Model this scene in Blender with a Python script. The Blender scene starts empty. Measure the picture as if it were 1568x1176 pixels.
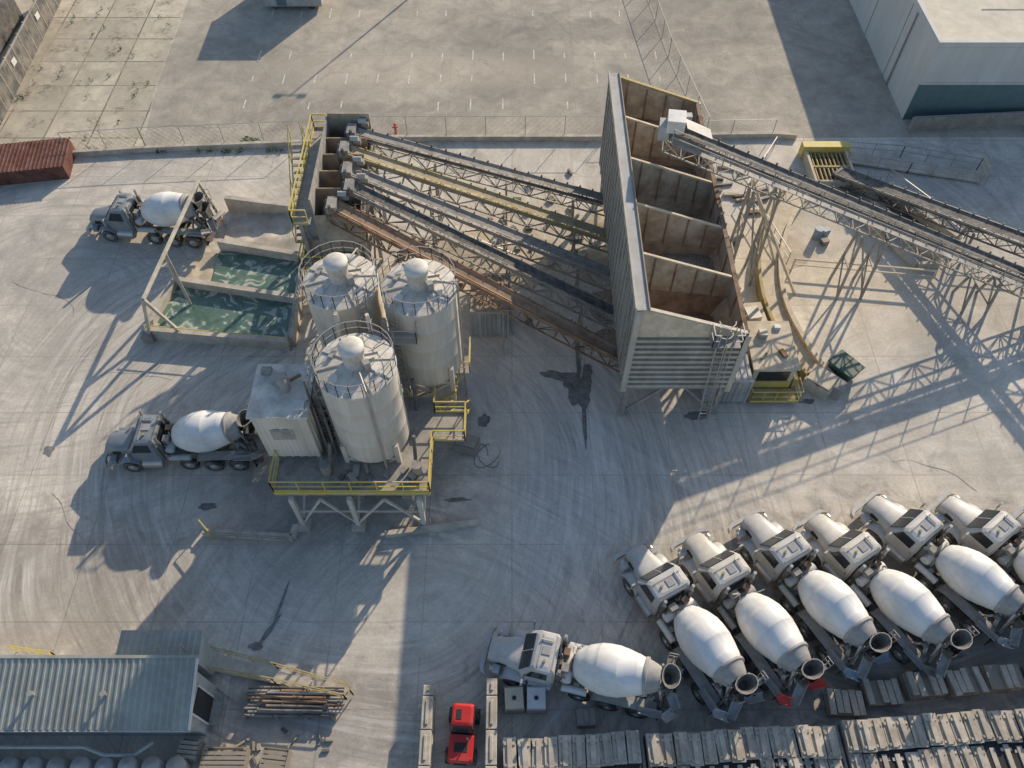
import bpy, math, random
from mathutils import Vector, Matrix, noise
random.seed(7)
R = random.uniform
scene = bpy.context.scene

# ------------------------------------------------------------------ materials
def _n(nt, t, **kw):
    n = nt.nodes.new(t)
    for k, v in kw.items(): setattr(n, k, v)
    return n

def mat(name, base, rough=.7, metal=0., var=.12, scale=1.5, dirt=None, damt=.5, dscale=.7, stretch=(1, 1, 1), bump=.0, spec=.3, speck=0.):
    m = bpy.data.materials.new(name); m.use_nodes = True
    nt = m.node_tree; b = nt.nodes['Principled BSDF']; L = nt.links.new
    tc = _n(nt, 'ShaderNodeTexCoord'); mp = _n(nt, 'ShaderNodeMapping'); mp.inputs['Scale'].default_value = stretch
    L(tc.outputs['Object'], mp.inputs['Vector'])
    n1 = _n(nt, 'ShaderNodeTexNoise'); n1.inputs['Scale'].default_value = scale; n1.inputs['Detail'].default_value = 4
    n1.inputs['Roughness'].default_value = .65
    L(mp.outputs[0], n1.inputs['Vector'])
    mx = _n(nt, 'ShaderNodeMix', data_type='RGBA')
    mx.inputs['A'].default_value = (*[c * (1 - var) for c in base], 1)
    mx.inputs['B'].default_value = (*[min(1, c * (1 + var)) for c in base], 1)
    mr = _n(nt, 'ShaderNodeMapRange'); mr.inputs[1].default_value = .35; mr.inputs[2].default_value = .65
    L(n1.outputs['Fac'], mr.inputs[0]); L(mr.outputs[0], mx.inputs['Factor'])
    out = mx.outputs['Result']
    if dirt:
        n2 = _n(nt, 'ShaderNodeTexNoise'); n2.inputs['Scale'].default_value = dscale; n2.inputs['Detail'].default_value = 7
        n2.inputs['Roughness'].default_value = .74
        L(mp.outputs[0], n2.inputs['Vector'])
        r2 = _n(nt, 'ShaderNodeMapRange'); r2.inputs[1].default_value = .42; r2.inputs[2].default_value = .64; r2.inputs[4].default_value = damt
        L(n2.outputs['Fac'], r2.inputs[0])
        m2 = _n(nt, 'ShaderNodeMix', data_type='RGBA'); m2.inputs['B'].default_value = (*dirt, 1)
        L(out, m2.inputs['A']); L(r2.outputs[0], m2.inputs['Factor']); out = m2.outputs['Result']
    L(out, b.inputs['Base Color'])
    b.inputs['Roughness'].default_value = rough; b.inputs['Metallic'].default_value = metal
    b.inputs['Specular IOR Level'].default_value = spec
    if bump:
        bp = _n(nt, 'ShaderNodeBump'); bp.inputs['Strength'].default_value = bump; bp.inputs['Distance'].default_value = .03
        n3 = _n(nt, 'ShaderNodeTexNoise'); n3.inputs['Scale'].default_value = 9; n3.inputs['Detail'].default_value = 2
        L(tc.outputs['Object'], n3.inputs['Vector']); L(n3.outputs['Fac'], bp.inputs['Height']); L(bp.outputs[0], b.inputs['Normal'])
    return m

def ground_mat(name, c1, c2, joint, jw, slab, arcs=(), jdark=.55, weeds=False, slabvar=.06, zones=()):
    m = bpy.data.materials.new(name); m.use_nodes = True
    nt = m.node_tree; b = nt.nodes['Principled BSDF']; L = nt.links.new
    tc = _n(nt, 'ShaderNodeTexCoord'); P = tc.outputs['Object']
    def noise_(scale, detail=5, rough=.6, vec=P, dist=0):
        n = _n(nt, 'ShaderNodeTexNoise'); n.inputs['Scale'].default_value = scale; n.inputs['Detail'].default_value = detail
        n.inputs['Roughness'].default_value = rough; n.inputs['Distortion'].default_value = dist; L(vec, n.inputs['Vector']); return n.outputs['Fac']
    def rng(f, a, b_, c=0, d=1):
        r = _n(nt, 'ShaderNodeMapRange'); r.inputs[1].default_value = a; r.inputs[2].default_value = b_; r.inputs[3].default_value = c; r.inputs[4].default_value = d
        L(f, r.inputs[0]); return r.outputs[0]
    def mixc(A, B, f, bt='MIX'):
        x = _n(nt, 'ShaderNodeMix', data_type='RGBA', blend_type=bt)
        for s, v in (('A', A), ('B', B)):
            if isinstance(v, tuple): x.inputs[s].default_value = (*v, 1)
            else: L(v, x.inputs[s])
        if isinstance(f, (int, float)): x.inputs['Factor'].default_value = f
        else: L(f, x.inputs['Factor'])
        return x.outputs['Result']
    def mth(op, a, b_=None):
        x = _n(nt, 'ShaderNodeMath', operation=op)
        for i, v in enumerate((a, b_)):
            if v is None: continue
            if isinstance(v, (int, float)): x.inputs[i].default_value = v
            else: L(v, x.inputs[i])
        return x.outputs[0]
    def dist(cx, cy, rx=1., ry=1.):
        s = _n(nt, 'ShaderNodeVectorMath', operation='SUBTRACT'); L(P, s.inputs[0]); s.inputs[1].default_value = (cx, cy, 0)
        mu = _n(nt, 'ShaderNodeVectorMath', operation='MULTIPLY'); L(s.outputs[0], mu.inputs[0]); mu.inputs[1].default_value = (1 / rx, 1 / ry, 0)
        ln = _n(nt, 'ShaderNodeVectorMath', operation='LENGTH'); L(mu.outputs[0], ln.inputs[0]); return mu.outputs[0], ln.outputs['Value']
    big = noise_(.09, 6, .62, dist=.6); med = noise_(.6, 8, .72, dist=.5); fine = noise_(6, 4, .7)
    col = mixc(c2, c1, rng(big, .38, .62))
    edge = mth('MULTIPLY', mth('SUBTRACT', med, .5), 1.5)
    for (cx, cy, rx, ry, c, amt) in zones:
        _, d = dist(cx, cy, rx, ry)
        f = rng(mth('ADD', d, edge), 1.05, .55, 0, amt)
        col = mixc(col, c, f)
    g = mth('MULTIPLY', rng(med, .3, .7, .74, 1.18), rng(fine, .3, .7, .88, 1.10))
    cg = _n(nt, 'ShaderNodeCombineColor'); [L(g, cg.inputs[i]) for i in range(3)]
    col = mixc(col, cg.outputs[0], 1., 'MULTIPLY')
    wob = mth('MULTIPLY', noise_(.045, 1), 9)
    for j, (cx, cy, r0, r1, amt, fr, light) in enumerate(arcs):
        v, d0 = dist(cx, cy)
        nl = _n(nt, 'ShaderNodeVectorMath', operation='NORMALIZE'); L(v, nl.inputs[0])
        sc = _n(nt, 'ShaderNodeVectorMath', operation='SCALE'); L(nl.outputs[0], sc.inputs[0]); sc.inputs['Scale'].default_value = 1.7 if abs(cx) < 100 else 14
        cz = _n(nt, 'ShaderNodeCombineXYZ'); L(mth('MULTIPLY', mth('ADD', d0, wob), fr), cz.inputs['Z'])
        ad = _n(nt, 'ShaderNodeVectorMath', operation='ADD'); L(sc.outputs[0], ad.inputs[0]); L(cz.outputs[0], ad.inputs[1])
        f = rng(noise_(1, 4, .75, vec=ad.outputs[0]), .47, .72)
        msk = mth('MULTIPLY', rng(d0, r0, r0 + 4), rng(d0, r1, r1 - 6))
        msk = mth('MULTIPLY', msk, rng(med, .35, .6)) if j % 2 else mth('MULTIPLY', msk, rng(big, .64, .40))
        f = mth('MULTIPLY', mth('MULTIPLY', f, msk), amt)
        col = mixc(col, (.78, .74, .66) if light else (.20, .185, .165), f)
    br = _n(nt, 'ShaderNodeTexBrick'); br.offset = 0; br.squash = 1
    br.inputs['Scale'].default_value = 1; br.inputs['Brick Width'].default_value = slab; br.inputs['Row Height'].default_value = slab * .92
    br.inputs['Mortar Size'].default_value = jw; br.inputs['Mortar Smooth'].default_value = .5
    br.inputs['Color1'].default_value = (1 - slabvar,) * 3 + (1,); br.inputs['Color2'].default_value = (1 + slabvar,) * 3 + (1,)
    br.inputs['Mortar'].default_value = (jdark, jdark, jdark * .95, 1)
    L(P, br.inputs['Vector'])
    jf = mixc((1., 1., 1.), br.outputs['Color'], rng(mth('MULTIPLY', med, rng(big, .35, .6, .7, 1.15)), .34, .56, .05, 1))
    col = mixc(col, jf, joint, 'MULTIPLY')
    st = rng(noise_(.3, 6, .74, dist=1.0), .60, .74)
    col = mixc(col, tuple(x * .5 for x in c2), mth('MULTIPLY', st, .6))
    if weeds:
        w = mth('MULTIPLY', rng(noise_(.5, 6, .7), .52, .62), rng(noise_(3, 5, .8), .45, .6))
        col = mixc(col, (.12, .10, .06), mth('MULTIPLY', w, .8))
    L(col, b.inputs['Base Color']); b.inputs['Roughness'].default_value = .9; b.inputs['Specular IOR Level'].default_value = .2
    return m

M = dict(
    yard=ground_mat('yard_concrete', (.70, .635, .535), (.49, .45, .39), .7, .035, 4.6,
        arcs=((-9, 22, 6, 27, .8, 2.6, True), (-9, 20, 8, 28, .85, 3.6, False), (22, 40, 8, 40, .5, 1.9, True), (-4, 8, 4, 20, .6, 3.0, False), (-165, 6, 162, 180, .8, 1.5, True), (-30, 34, 1, 22, .6, 3.1, False)),
        zones=((20, 12.5, 16, 7, (.24, .225, .20), .85), (-25, 14, 10, 6, (.37, .335, .29), .75), (20, 37, 10, 7, (.72, .625, .48), .65), (0, 39, 9, 7, (.56, .485, .375), .7), (-10, 8, 6, 3.5, (.33, .30, .265), .7), (-9, 20.5, 8, 4.5, (.32, .30, .275), .6), (3.5, 18, 4, 12, (.64, .615, .57), .5), (6, 5, 10, 4, (.33, .30, .265), .7), (33, 46, 9, 5, (.40, .375, .34), .5), (-30, 36, 5, 9, (.45, .41, .35), .5))),  # first zone: oily ground, with the parked trucks' shade painted into its colour
    lot=ground_mat('lot_pavement', (.49, .44, .36), (.34, .31, .26), .5, .03, 5.2, jdark=.62, zones=((-8, 60, 14, 3, (.54, .475, .38), .6), (8, 66, 10, 2.5, (.29, .265, .225), .6), (-14, 54, 10, 2, (.31, .28, .235), .5))),
    slab=ground_mat('old_slabs', (.60, .535, .42), (.43, .385, .30), 1, .08, 3.7, jdark=.33, weeds=True, slabvar=.16),
    silo=mat('silo_paint', (.66, .61, .53), .55, var=.05, dirt=(.43, .385, .32), damt=.7, dscale=.6, stretch=(1.6, 1.6, .2)),
    silotop=mat('silo_roof', (.67, .64, .58), .6, var=.1, dirt=(.38, .345, .295), damt=.75, dscale=1.1),
    galv=mat('galvanised', (.38, .375, .36), .5, .3, var=.15, dirt=(.44, .40, .34), damt=.7),
    steel=mat('dusty_steel', (.27, .26, .24), .7, .1, var=.2, dirt=(.47, .425, .36), damt=.85, scale=2),
    dsteel=mat('dark_steel', (.11, .108, .104), .65, .1, var=.3, dirt=(.30, .275, .24), damt=.8, scale=2),
    yellow=mat('safety_yellow', (.64, .50, .09), .6, var=.12, dirt=(.50, .44, .30), damt=.75, dscale=1.5),
    rust=mat('rust', (.22, .135, .085), .9, var=.35, dirt=(.37, .29, .215), damt=.7, dscale=.8),
    rustpaint=mat('rusty_roof', (.12, .045, .035), .85, var=.35, dirt=(.20, .13, .10), damt=.6, dscale=1.3),
    beltk=mat('belt', (.085, .084, .082), .8, var=.3, dirt=(.25, .23, .20), damt=.7, dscale=2),
    beltg=mat('belt_dust', (.24, .23, .21), .9, var=.25, dirt=(.42, .39, .33), damt=.6, dscale=2),
    beltr=mat('belt_red', (.25, .17, .115), .9, var=.25, dirt=(.38, .30, .22), damt=.6, dscale=2),
    beltt=mat('belt_sand', (.36, .30, .19), .9, var=.2, dirt=(.44, .39, .29), damt=.6, dscale=2),
    yellowd=mat('dusty_yellow', (.44, .34, .12), .8, var=.2, dirt=(.43, .37, .27), damt=.8, dscale=1.5),
    binwall=mat('bin_panel', (.49, .465, .405), .6, .05, var=.1, dirt=(.34, .29, .225), damt=.8, dscale=.6, stretch=(1, .6, .3)),
    binin=mat('bin_lining', (.31, .235, .165), .9, var=.3, dirt=(.46, .38, .28), damt=.8, dscale=.6),
    binin2=mat('bin_lining_grey', (.47, .41, .32), .85, var=.2, dirt=(.26, .185, .125), damt=.8, dscale=.6),
    gravel=mat('gravel', (.30, .26, .205), 1, var=.45, scale=8, bump=.8),
    sand=mat('sand', (.53, .455, .34), 1, var=.15, scale=2, dirt=(.38, .335, .26), damt=.7),
    conc=mat('concrete', (.55, .50, .42), .9, var=.12, dirt=(.33, .295, .24), damt=.8, dscale=.9),
    concd=mat('concrete_dark', (.33, .305, .27), .9, var=.15, dirt=(.22, .20, .17), damt=.6),
    block=mat('precast', (.54, .485, .40), .95, var=.22, scale=.9, dirt=(.33, .285, .225), damt=.85, dscale=1.1),
    roofg=mat('roof_metal', (.37, .385, .345), .6, .1, var=.1, dirt=(.25, .25, .22), damt=.7, dscale=.5),
    white=mat('white_paint', (.70, .69, .66), .45, var=.05, dirt=(.48, .44, .385), damt=.6, dscale=1.3, spec=.4),
    drum=mat('drum_paint', (.75, .75, .735), .42, var=.04, dirt=(.53, .505, .46), damt=.6, dscale=1.1, spec=.4, stretch=(.3, 1, 1)),
    drumend=mat('drum_end', (.36, .36, .355), .65, var=.2, dirt=(.29, .265, .235), damt=.8, dscale=1.8),
    cabw=mat('cab_white', (.49, .49, .48), .42, var=.05, dirt=(.38, .35, .31), damt=.7, dscale=1.6, spec=.45),
    cabb=mat('cab_cream', (.55, .53, .48), .42, var=.05, dirt=(.41, .37, .32), damt=.7, dscale=1.6, spec=.45),
    cabg=mat('cab_grey', (.19, .225, .25), .42, var=.08, dirt=(.32, .31, .285), damt=.6, dscale=1.6, spec=.45),
    glass=mat('glass', (.03, .034, .038), .15, var=0, spec=.6),
    tyre=mat('tyre', (.045, .044, .042), .9, var=.2, dirt=(.21, .20, .175), damt=.7, dscale=3),
    chrome=mat('chrome', (.50, .50, .48), .4, .5, var=.1, dirt=(.34, .31, .28), damt=.7, dscale=3),
    red=mat('red_paint', (.55, .03, .025), .35, var=.06, dirt=(.30, .10, .08), damt=.5, spec=.5),
    lred=mat('red_chute', (.60, .07, .05), .5, var=.1),
    blue=mat('blue_chute', (.22, .30, .37), .5, var=.1, dirt=(.4, .39, .36), damt=.6),
    green=mat('green_paint', (.06, .12, .095), .5, var=.15, dirt=(.22, .215, .18), damt=.7),
    cont=mat('container_paint', (.43, .445, .44), .55, var=.08, dirt=(.31, .285, .25), damt=.7),
    conttan=mat('container_tan', (.37, .30, .23), .7, var=.15, dirt=(.24, .18, .13), damt=.6),
    hut=mat('hut_roof', (.63, .545, .41), .8, var=.12, dirt=(.43, .355, .255), damt=.75, dscale=1.4),
    bld=mat('stucco', (.60, .60, .57), .8, var=.05, dirt=(.47, .46, .43), damt=.5, dscale=.4, stretch=(1, 1, .2)),
    bldr=mat('membrane_roof', (.68, .625, .515), .9, var=.08, dirt=(.48, .435, .35), damt=.6, dscale=.25),
    teal=mat('teal_band', (.12, .18, .19), .7, var=.08),
    wood=mat('wood', (.33, .29, .235), .9, var=.25, scale=3, dirt=(.2, .175, .14), damt=.6, dscale=3),
    pit=mat('pit_dark', (.12, .113, .10), .9, var=.3, dirt=(.26, .24, .21), damt=.6),
    marks=mat('worn_paint', (.72, .70, .64), .9, var=.2, scale=3, dirt=(.45, .41, .34), damt=.8, dscale=2),
    wet=mat('wet_patch', (.165, .16, .15), .55, var=.35, scale=2, dirt=(.30, .285, .255), damt=.8, dscale=2.5),
    crack=mat('crack_sealer', (.30, .275, .235), .9, var=.3, scale=3),
    leaf=mat('weed_leaf', (.06, .11, .03), .7, var=.4, scale=5),
    dark=mat('black', (.035, .035, .035), .7, var=.2),
)
def water_mat():
    m = bpy.data.materials.new('basin_water'); m.use_nodes = True
    nt = m.node_tree; b = nt.nodes['Principled BSDF']; L = nt.links.new
    tc = _n(nt, 'ShaderNodeTexCoord')
    n = _n(nt, 'ShaderNodeTexNoise'); n.inputs['Scale'].default_value = .9; n.inputs['Detail'].default_value = 7; n.inputs['Distortion'].default_value = 1.8
    L(tc.outputs['Object'], n.inputs['Vector'])
    r = _n(nt, 'ShaderNodeValToRGB'); e = r.color_ramp.elements
    e[0].position = .3; e[0].color = (.065, .125, .10, 1); e[1].position = .56; e[1].color = (.14, .215, .17, 1)
    x = r.color_ramp.elements.new(.60); x.color = (.50, .53, .45, 1)
    x = r.color_ramp.elements.new(.70); x.color = (.20, .27, .21, 1)
    L(n.outputs['Fac'], r.inputs[0]); L(r.outputs[0], b.inputs['Base Color']); b.inputs['Roughness'].default_value = .28
    bp = _n(nt, 'ShaderNodeBump'); bp.inputs['Strength'].default_value = .3; bp.inputs['Distance'].default_value = .03
    n2 = _n(nt, 'ShaderNodeTexNoise'); n2.inputs['Scale'].default_value = 5; L(tc.outputs['Object'], n2.inputs['Vector'])
    L(n2.outputs['Fac'], bp.inputs['Height']); L(bp.outputs[0], b.inputs['Normal'])
    return m
M['water'] = water_mat()

# ------------------------------------------------------------------ mesh builder
class MB:
    def __init__(s): s.v = []; s.f = []; s.m = []; s.sm = []; s.mats = []; s.T = Matrix()
    def mi(s, k):
        if k not in s.mats: s.mats.append(k)
        return s.mats.index(k)
    def add(s, vs, fs, k, smooth=False):
        o = len(s.v); s.v += [tuple(s.T @ Vector(p)) for p in vs]; i = s.mi(k)
        for f in fs: s.f.append([o + a for a in f]); s.m.append(i); s.sm.append(smooth)
    BF = [(0, 3, 2, 1), (4, 5, 6, 7), (0, 1, 5, 4), (1, 2, 6, 5), (2, 3, 7, 6), (3, 0, 4, 7)]
    def box(s, x0, x1, y0, y1, z0, z1, k):
        s.add([(x0, y0, z0), (x1, y0, z0), (x1, y1, z0), (x0, y1, z0), (x0, y0, z1), (x1, y0, z1), (x1, y1, z1), (x0, y1, z1)], s.BF, k)
    def cbox(s, c, d, k, rz=0):
        R_ = Matrix.Rotation(rz, 3, 'Z'); vs = []
        for z in (-1, 1):
            for x, y in ((-1, -1), (1, -1), (1, 1), (-1, 1)):
                vs.append(Vector(c) + R_ @ Vector((x * d[0] / 2, y * d[1] / 2, z * d[2] / 2)))
        s.add(vs, s.BF, k)
    def beam(s, p, q, w, h, k):
        p, q = Vector(p), Vector(q); d = (q - p)
        if d.length < 1e-5: return
        d.normalize(); up = Vector((0, 0, 1)) if abs(d.z) < .97 else Vector((1, 0, 0))
        sd = d.cross(up).normalized(); u = sd.cross(d).normalized(); vs = []
        for e in (p, q):
            for a, b in ((-1, -1), (1, -1), (1, 1), (-1, 1)): vs.append(e + sd * a * w / 2 + u * b * h / 2)
        s.add(vs, s.BF, k)
    def lathe(s, p, q, prof, k, n=16, smooth=True, cap=True):
        p, q = Vector(p), Vector(q); d = (q - p).normalized(); up = Vector((0, 0, 1)) if abs(d.z) < .9 else Vector((1, 0, 0))
        a = d.cross(up).normalized(); b = a.cross(d).normalized(); vs = []; fs = []
        for t, r in prof:
            for i in range(n):
                an = 2 * math.pi * i / n; vs.append(p + d * t + (a * math.cos(an) + b * math.sin(an)) * r)
        for j in range(len(prof) - 1):
            for i in range(n):
                i2 = (i + 1) % n; fs.append((j * n + i, j * n + i2, (j + 1) * n + i2, (j + 1) * n + i))
        s.add(vs, fs, k, smooth)
        if cap:
            s.add(vs[:n], [list(range(n))[::-1]], k); s.add(vs[-n:], [list(range(n))], k)
    def cyl(s, p, q, r, k, n=12, r2=None, smooth=True, cap=True):
        L_ = (Vector(q) - Vector(p)).length; s.lathe(p, q, [(0, r), (L_, r if r2 is None else r2)], k, n, smooth, cap)
    def poly(s, pts, k): s.add(pts, [list(range(len(pts)))], k)
    def loft(s, rings, k, smooth=False, cap=True, capend=None):
        n = len(rings[0]); vs = [p for r in rings for p in r]; fs = []
        for j in range(len(rings) - 1):
            for i in range(n):
                i2 = (i + 1) % n; fs.append((j * n + i, j * n + i2, (j + 1) * n + i2, (j + 1) * n + i))
        s.add(vs, fs, k, smooth)
        if cap: s.add(rings[0], [list(range(n))[::-1]], k)
        if cap or capend: s.add(rings[-1], [list(range(n))], k)
    def trough(s, p, q, r, k, n=8, r2=None):
        p, q = Vector(p), Vector(q); d = (q - p).normalized(); a = d.cross(Vector((0, 0, 1))).normalized(); b = a.cross(d).normalized(); r2 = r2 or r
        vs = []
        for e, rr in ((p, r), (q, r2)):
            for o in (0, -.03):
                for i in range(n + 1):
                    an = math.pi * i / n; vs.append(e + a * math.cos(an) * (rr + o) - b * math.sin(an) * (rr + o))
        fs = []; N = n + 1
        for i in range(n):
            fs += [(i, i + 1, 2 * N + i + 1, 2 * N + i), (N + i, 3 * N + i, 3 * N + i + 1, N + i + 1)]
        fs += [(0, 2 * N, 3 * N, N), (n, N + n, 3 * N + n, 2 * N + n)]
        s.add(vs, fs, k, True)
    def rail(s, pts, k, h=1.05, r=.035, sp=1.3, mid=True, toe=False, closed=False):
        pts = [Vector(p) for p in pts]
        if closed: pts.append(pts[0])
        for a, b in zip(pts, pts[1:]):
            n = max(1, round((b - a).length / sp))
            for i in range(n + 1):
                e = a.lerp(b, i / n); s.beam(e, e + Vector((0, 0, h)), r * 1.6, r * 1.6, k)
            up = Vector((0, 0, h)); s.beam(a + up, b + up, r * 2, r * 2, k)
            if mid: s.beam(a + up * .52, b + up * .52, r * 1.5, r * 1.5, k)
            if toe: s.beam(a + Vector((0, 0, .07)), b + Vector((0, 0, .07)), .03, .14, k)
    def ladder(s, p, q, w, k, side=(1, 0, 0)):
        p, q = Vector(p), Vector(q); sd = Vector(side) * w / 2; s.beam(p - sd, q - sd, .06, .06, k); s.beam(p + sd, q + sd, .06, .06, k)
        n = int((q - p).length / .32)
        for i in range(1, n): e = p.lerp(q, i / n); s.beam(e - sd, e + sd, .035, .035, k)
    def truss(s, p, q, w, h, k, bay=1.3, t=.08, top=True):
        p, q = Vector(p), Vector(q); d = (q - p).normalized(); sd = d.cross(Vector((0, 0, 1))).normalized(); u = sd.cross(d).normalized()
        n = max(2, round((q - p).length / bay)); P = []
        for i in range(n + 1):
            c = p.lerp(q, i / n); P.append([c + sd * a * w / 2 + u * b for a, b in ((-1, 0), (1, 0), (1, -h), (-1, -h))])
        for j in range(4): s.beam(P[0][j], P[-1][j], t * 1.3, t * 1.3, k)
        for i in range(n + 1):
            for a, b in ((0, 3), (1, 2), (2, 3)) + (((0, 1),) if top else ()): s.beam(P[i][a], P[i][b], t * .8, t * .8, k)
            if i < n:
                e = i % 2
                for a, b in ((0, 3), (1, 2)):
                    s.beam(P[i][a if e else b], P[i + 1][b if e else a], t * .8, t * .8, k)
                s.beam(P[i][2 if e else 3], P[i + 1][3 if e else 2], t * .7, t * .7, k)
    def corr(s, p0, U, V, k, pitch=.3, amp=.04, duty=.35):
        p0, U, V = Vector(p0), Vector(U), Vector(V); n = max(1, round(U.length / pitch)); nn = U.cross(V).normalized(); vs = []
        for i in range(n):
            for f, h in ((0, 0), (1 - duty - .12, 0), (1 - duty, 1), (.88, 1)): vs.append(p0 + U * ((i + f) / n) + nn * amp * h)
        vs.append(p0 + U); c = len(vs); vs += [a + V for a in vs]
        s.add(vs, [(i, i + 1, c + i + 1, c + i) for i in range(c - 1)], k)
    def obj(s, name, loc=(0, 0, 0), rz=0, bevel=0, scale=1):
        me = bpy.data.meshes.new(name); me.from_pydata(s.v, [], s.f)
        for k in s.mats: me.materials.append(M[k])
        me.polygons.foreach_set('material_index', s.m); me.polygons.foreach_set('use_smooth', s.sm); me.update()
        o = place(me, name, loc, rz, bevel); o.scale = (scale,) * 3; return o

def place(me, name, loc=(0, 0, 0), rz=0, bevel=0):
    o = bpy.data.objects.new(name, me); scene.collection.objects.link(o); o.location = loc; o.rotation_euler[2] = rz
    if bevel:
        b = o.modifiers.new('bevel', 'BEVEL'); b.width = bevel; b.segments = 1; b.limit_method = 'ANGLE'; b.angle_limit = math.radians(40)
    return o

# ------------------------------------------------------------------ ground
def sheet(name, pts, k, z):
    m = MB(); m.poly([(x, y, z) for x, y in pts], k); return m.obj(name)
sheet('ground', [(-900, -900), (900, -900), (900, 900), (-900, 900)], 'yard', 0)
sheet('parking_lot', [(-28.9, 49.6), (-16, 50.4), (-11, 50.95), (7.3, 51), (120, 51.6), (120, 160), (-31, 160), (-30.2, 70), (-29.8, 58)], 'lot', .006)
sheet('old_concrete_pavement', [(-90, 44), (-38.4, 45.7), (-34.3, 49), (-28.95, 49.6), (-29.85, 58), (-30.25, 70), (-31.05, 160), (-90, 160)], 'slab', .006)

m = MB()
for yy in (55.3, 58.9, 62.2, 68.8):
    x = -22
    while x < 13:
        if random.random() > .15: m.box(x, x + .1, yy - R(.4, .9), yy + R(.3, .8), .010, .0102, 'marks')
        x += 2.65
m.obj('parking_markings')

m = MB()
def crack(x, y, a, n, w):
    p = Vector((x, y))
    for i in range(n):
        a += R(-.45, .45) * .8; l = R(.3, .7); q = p + Vector((math.cos(a), math.sin(a))) * l; s_ = Vector((-math.sin(a), math.cos(a))) * w * R(.4, 1)
        m.add([(p.x - s_.x, p.y - s_.y, .0125), (q.x - s_.x, q.y - s_.y, .0125), (q.x + s_.x, q.y + s_.y, .0125), (p.x + s_.x, p.y + s_.y, .0125)], [(0, 1, 2, 3)], 'crack')
        p = q
for x, y, a, n in ((-29, 52, .2, 20), (-27, 63, -.3, 20), (-8, 54, .5, 16), (2, 69, -.6, 16), (-20, 32, -1.7, 12), (-26, 28, .3, 10), (22, 22, .2, 10), (-34, 36, -.4, 12), (14, 58, 1.2, 10), (-26, 20, -.9, 9)):
    crack(x, y, a, n, .018)
m.obj('pavement_cracks')

def blob(m, cx, cy, rx, ry, k, z=.014, seed=0, n=56, rot=0, rag=.35):
    pts = []
    for i in range(n):
        a = 2 * math.pi * i / n; r = 1 + rag * noise.noise(Vector((math.cos(a) * 1.3 + seed, math.sin(a) * 1.3, seed * 2.3))) * 1.6 + rag * .5 * noise.noise(Vector((math.cos(a) * 4 + seed, math.sin(a) * 4, 3)))
        x, y = rx * r * math.cos(a), ry * r * math.sin(a)
        pts.append((cx + x * math.cos(rot) - y * math.sin(rot), cy + x * math.sin(rot) + y * math.cos(rot), z))
    m.poly(pts, k)
m = MB()
blob(m, 3.1, 28.1, 1.1, .38, 'wet', seed=1, rot=-.2); blob(m, 4.2, 27.2, .6, 1.5, 'wet', .018, seed=2); blob(m, 4.35, 25.0, .13, 2.2, 'wet', .022, seed=3, rag=.25)
blob(m, 4.2, 30.2, .16, 2.2, 'wet', .026, seed=8, rag=.2); blob(m, 4.5, 28.4, .55, .5, 'wet', .03, seed=21); blob(m, 3.6, 27.6, .5, .4, 'wet', .034, seed=31)
blob(m, -12.0, 13.6, .08, 1.2, 'wet', seed=4, rot=-.2, rag=.2); blob(m, -12.4, 12.2, .13, .9, 'wet', .018, seed=5, rot=-.5); blob(m, -12.9, 11.5, .3, .2, 'wet', .022, seed=15)
blob(m, -1.7, 24.8, .35, .5, 'wet', seed=6); blob(m, -27.1, 22.8, .3, .35, 'wet', seed=7); blob(m, -17, 19.2, .5, .22, 'wet', seed=9)
blob(m, 11.3, 25.2, .8, .3, 'wet', seed=11); blob(m, -3.0, 19.6, .7, .15, 'wet', seed=12); blob(m, 18, 26.2, .5, .2, 'wet', seed=14)
m.obj('wet_patches')

def wallline(name, pts, w, h, k, z0=0):
    m = MB()
    for a, b in zip(pts, pts[1:]): m.beam((a[0], a[1], z0 + h / 2), (b[0], b[1], z0 + h / 2), w, h, k)
    return m.obj(name, bevel=.02)
wallline('retaining_wall', [(-34.3, 48.85), (-28.5, 49.45), (-16.1, 50.2), (-11.3, 50.75), (7.3, 50.8)], .3, .45, 'conc')
wallline('retaining_wall', [(7.3, 50.8), (15.3, 51.1), (20.7, 51.2), (22.4, 51.0)], .3, .4, 'conc')
def fence(name, pts, h=1.8, sp=3.0, z0=0., cross=True):
    m = MB()
    for a, b in zip(pts, pts[1:]):
        a, b = Vector((*a, z0)), Vector((*b, z0)); n = max(1, round((b - a).length / sp))
        for i in range(n + 1):
            e = a.lerp(b, i / n); m.cyl(e, e + Vector((0, 0, h)), .03, 'galv', 6)
        for zz, t in ((h, .035), (.1, .02)): m.beam(a + Vector((0, 0, zz)), b + Vector((0, 0, zz)), t, t, 'galv')
        if cross:
            k = int((b - a).length / .5); hu = Vector((0, 0, h - .1)); o = Vector((0, 0, .1))
            for i in range(-3, k):
                for s0, s1 in ((i, i + 3), (i + 3, i)):
                    if s0 < 0 or s1 < 0 or s0 > k or s1 > k: continue
                    m.beam(a.lerp(b, s0 / k) + o, a.lerp(b, s1 / k) + hu, .008, .008, 'galv')
    return m.obj(name)
fence('chain_link_fence', [(-34.2, 49), (-28.4, 49.6), (-16.3, 50.4)], z0=.3)
fence('chain_link_fence', [(-11.3, 50.95), (7.2, 51.0)], z0=.3)
fence('chain_link_fence', [(15.3, 51.3), (13.6, 62), (12.2, 76)])
fence('chain_link_fence', [(7.4, 51.0), (20.6, 51.4)], h=1.2, z0=.3)

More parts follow.
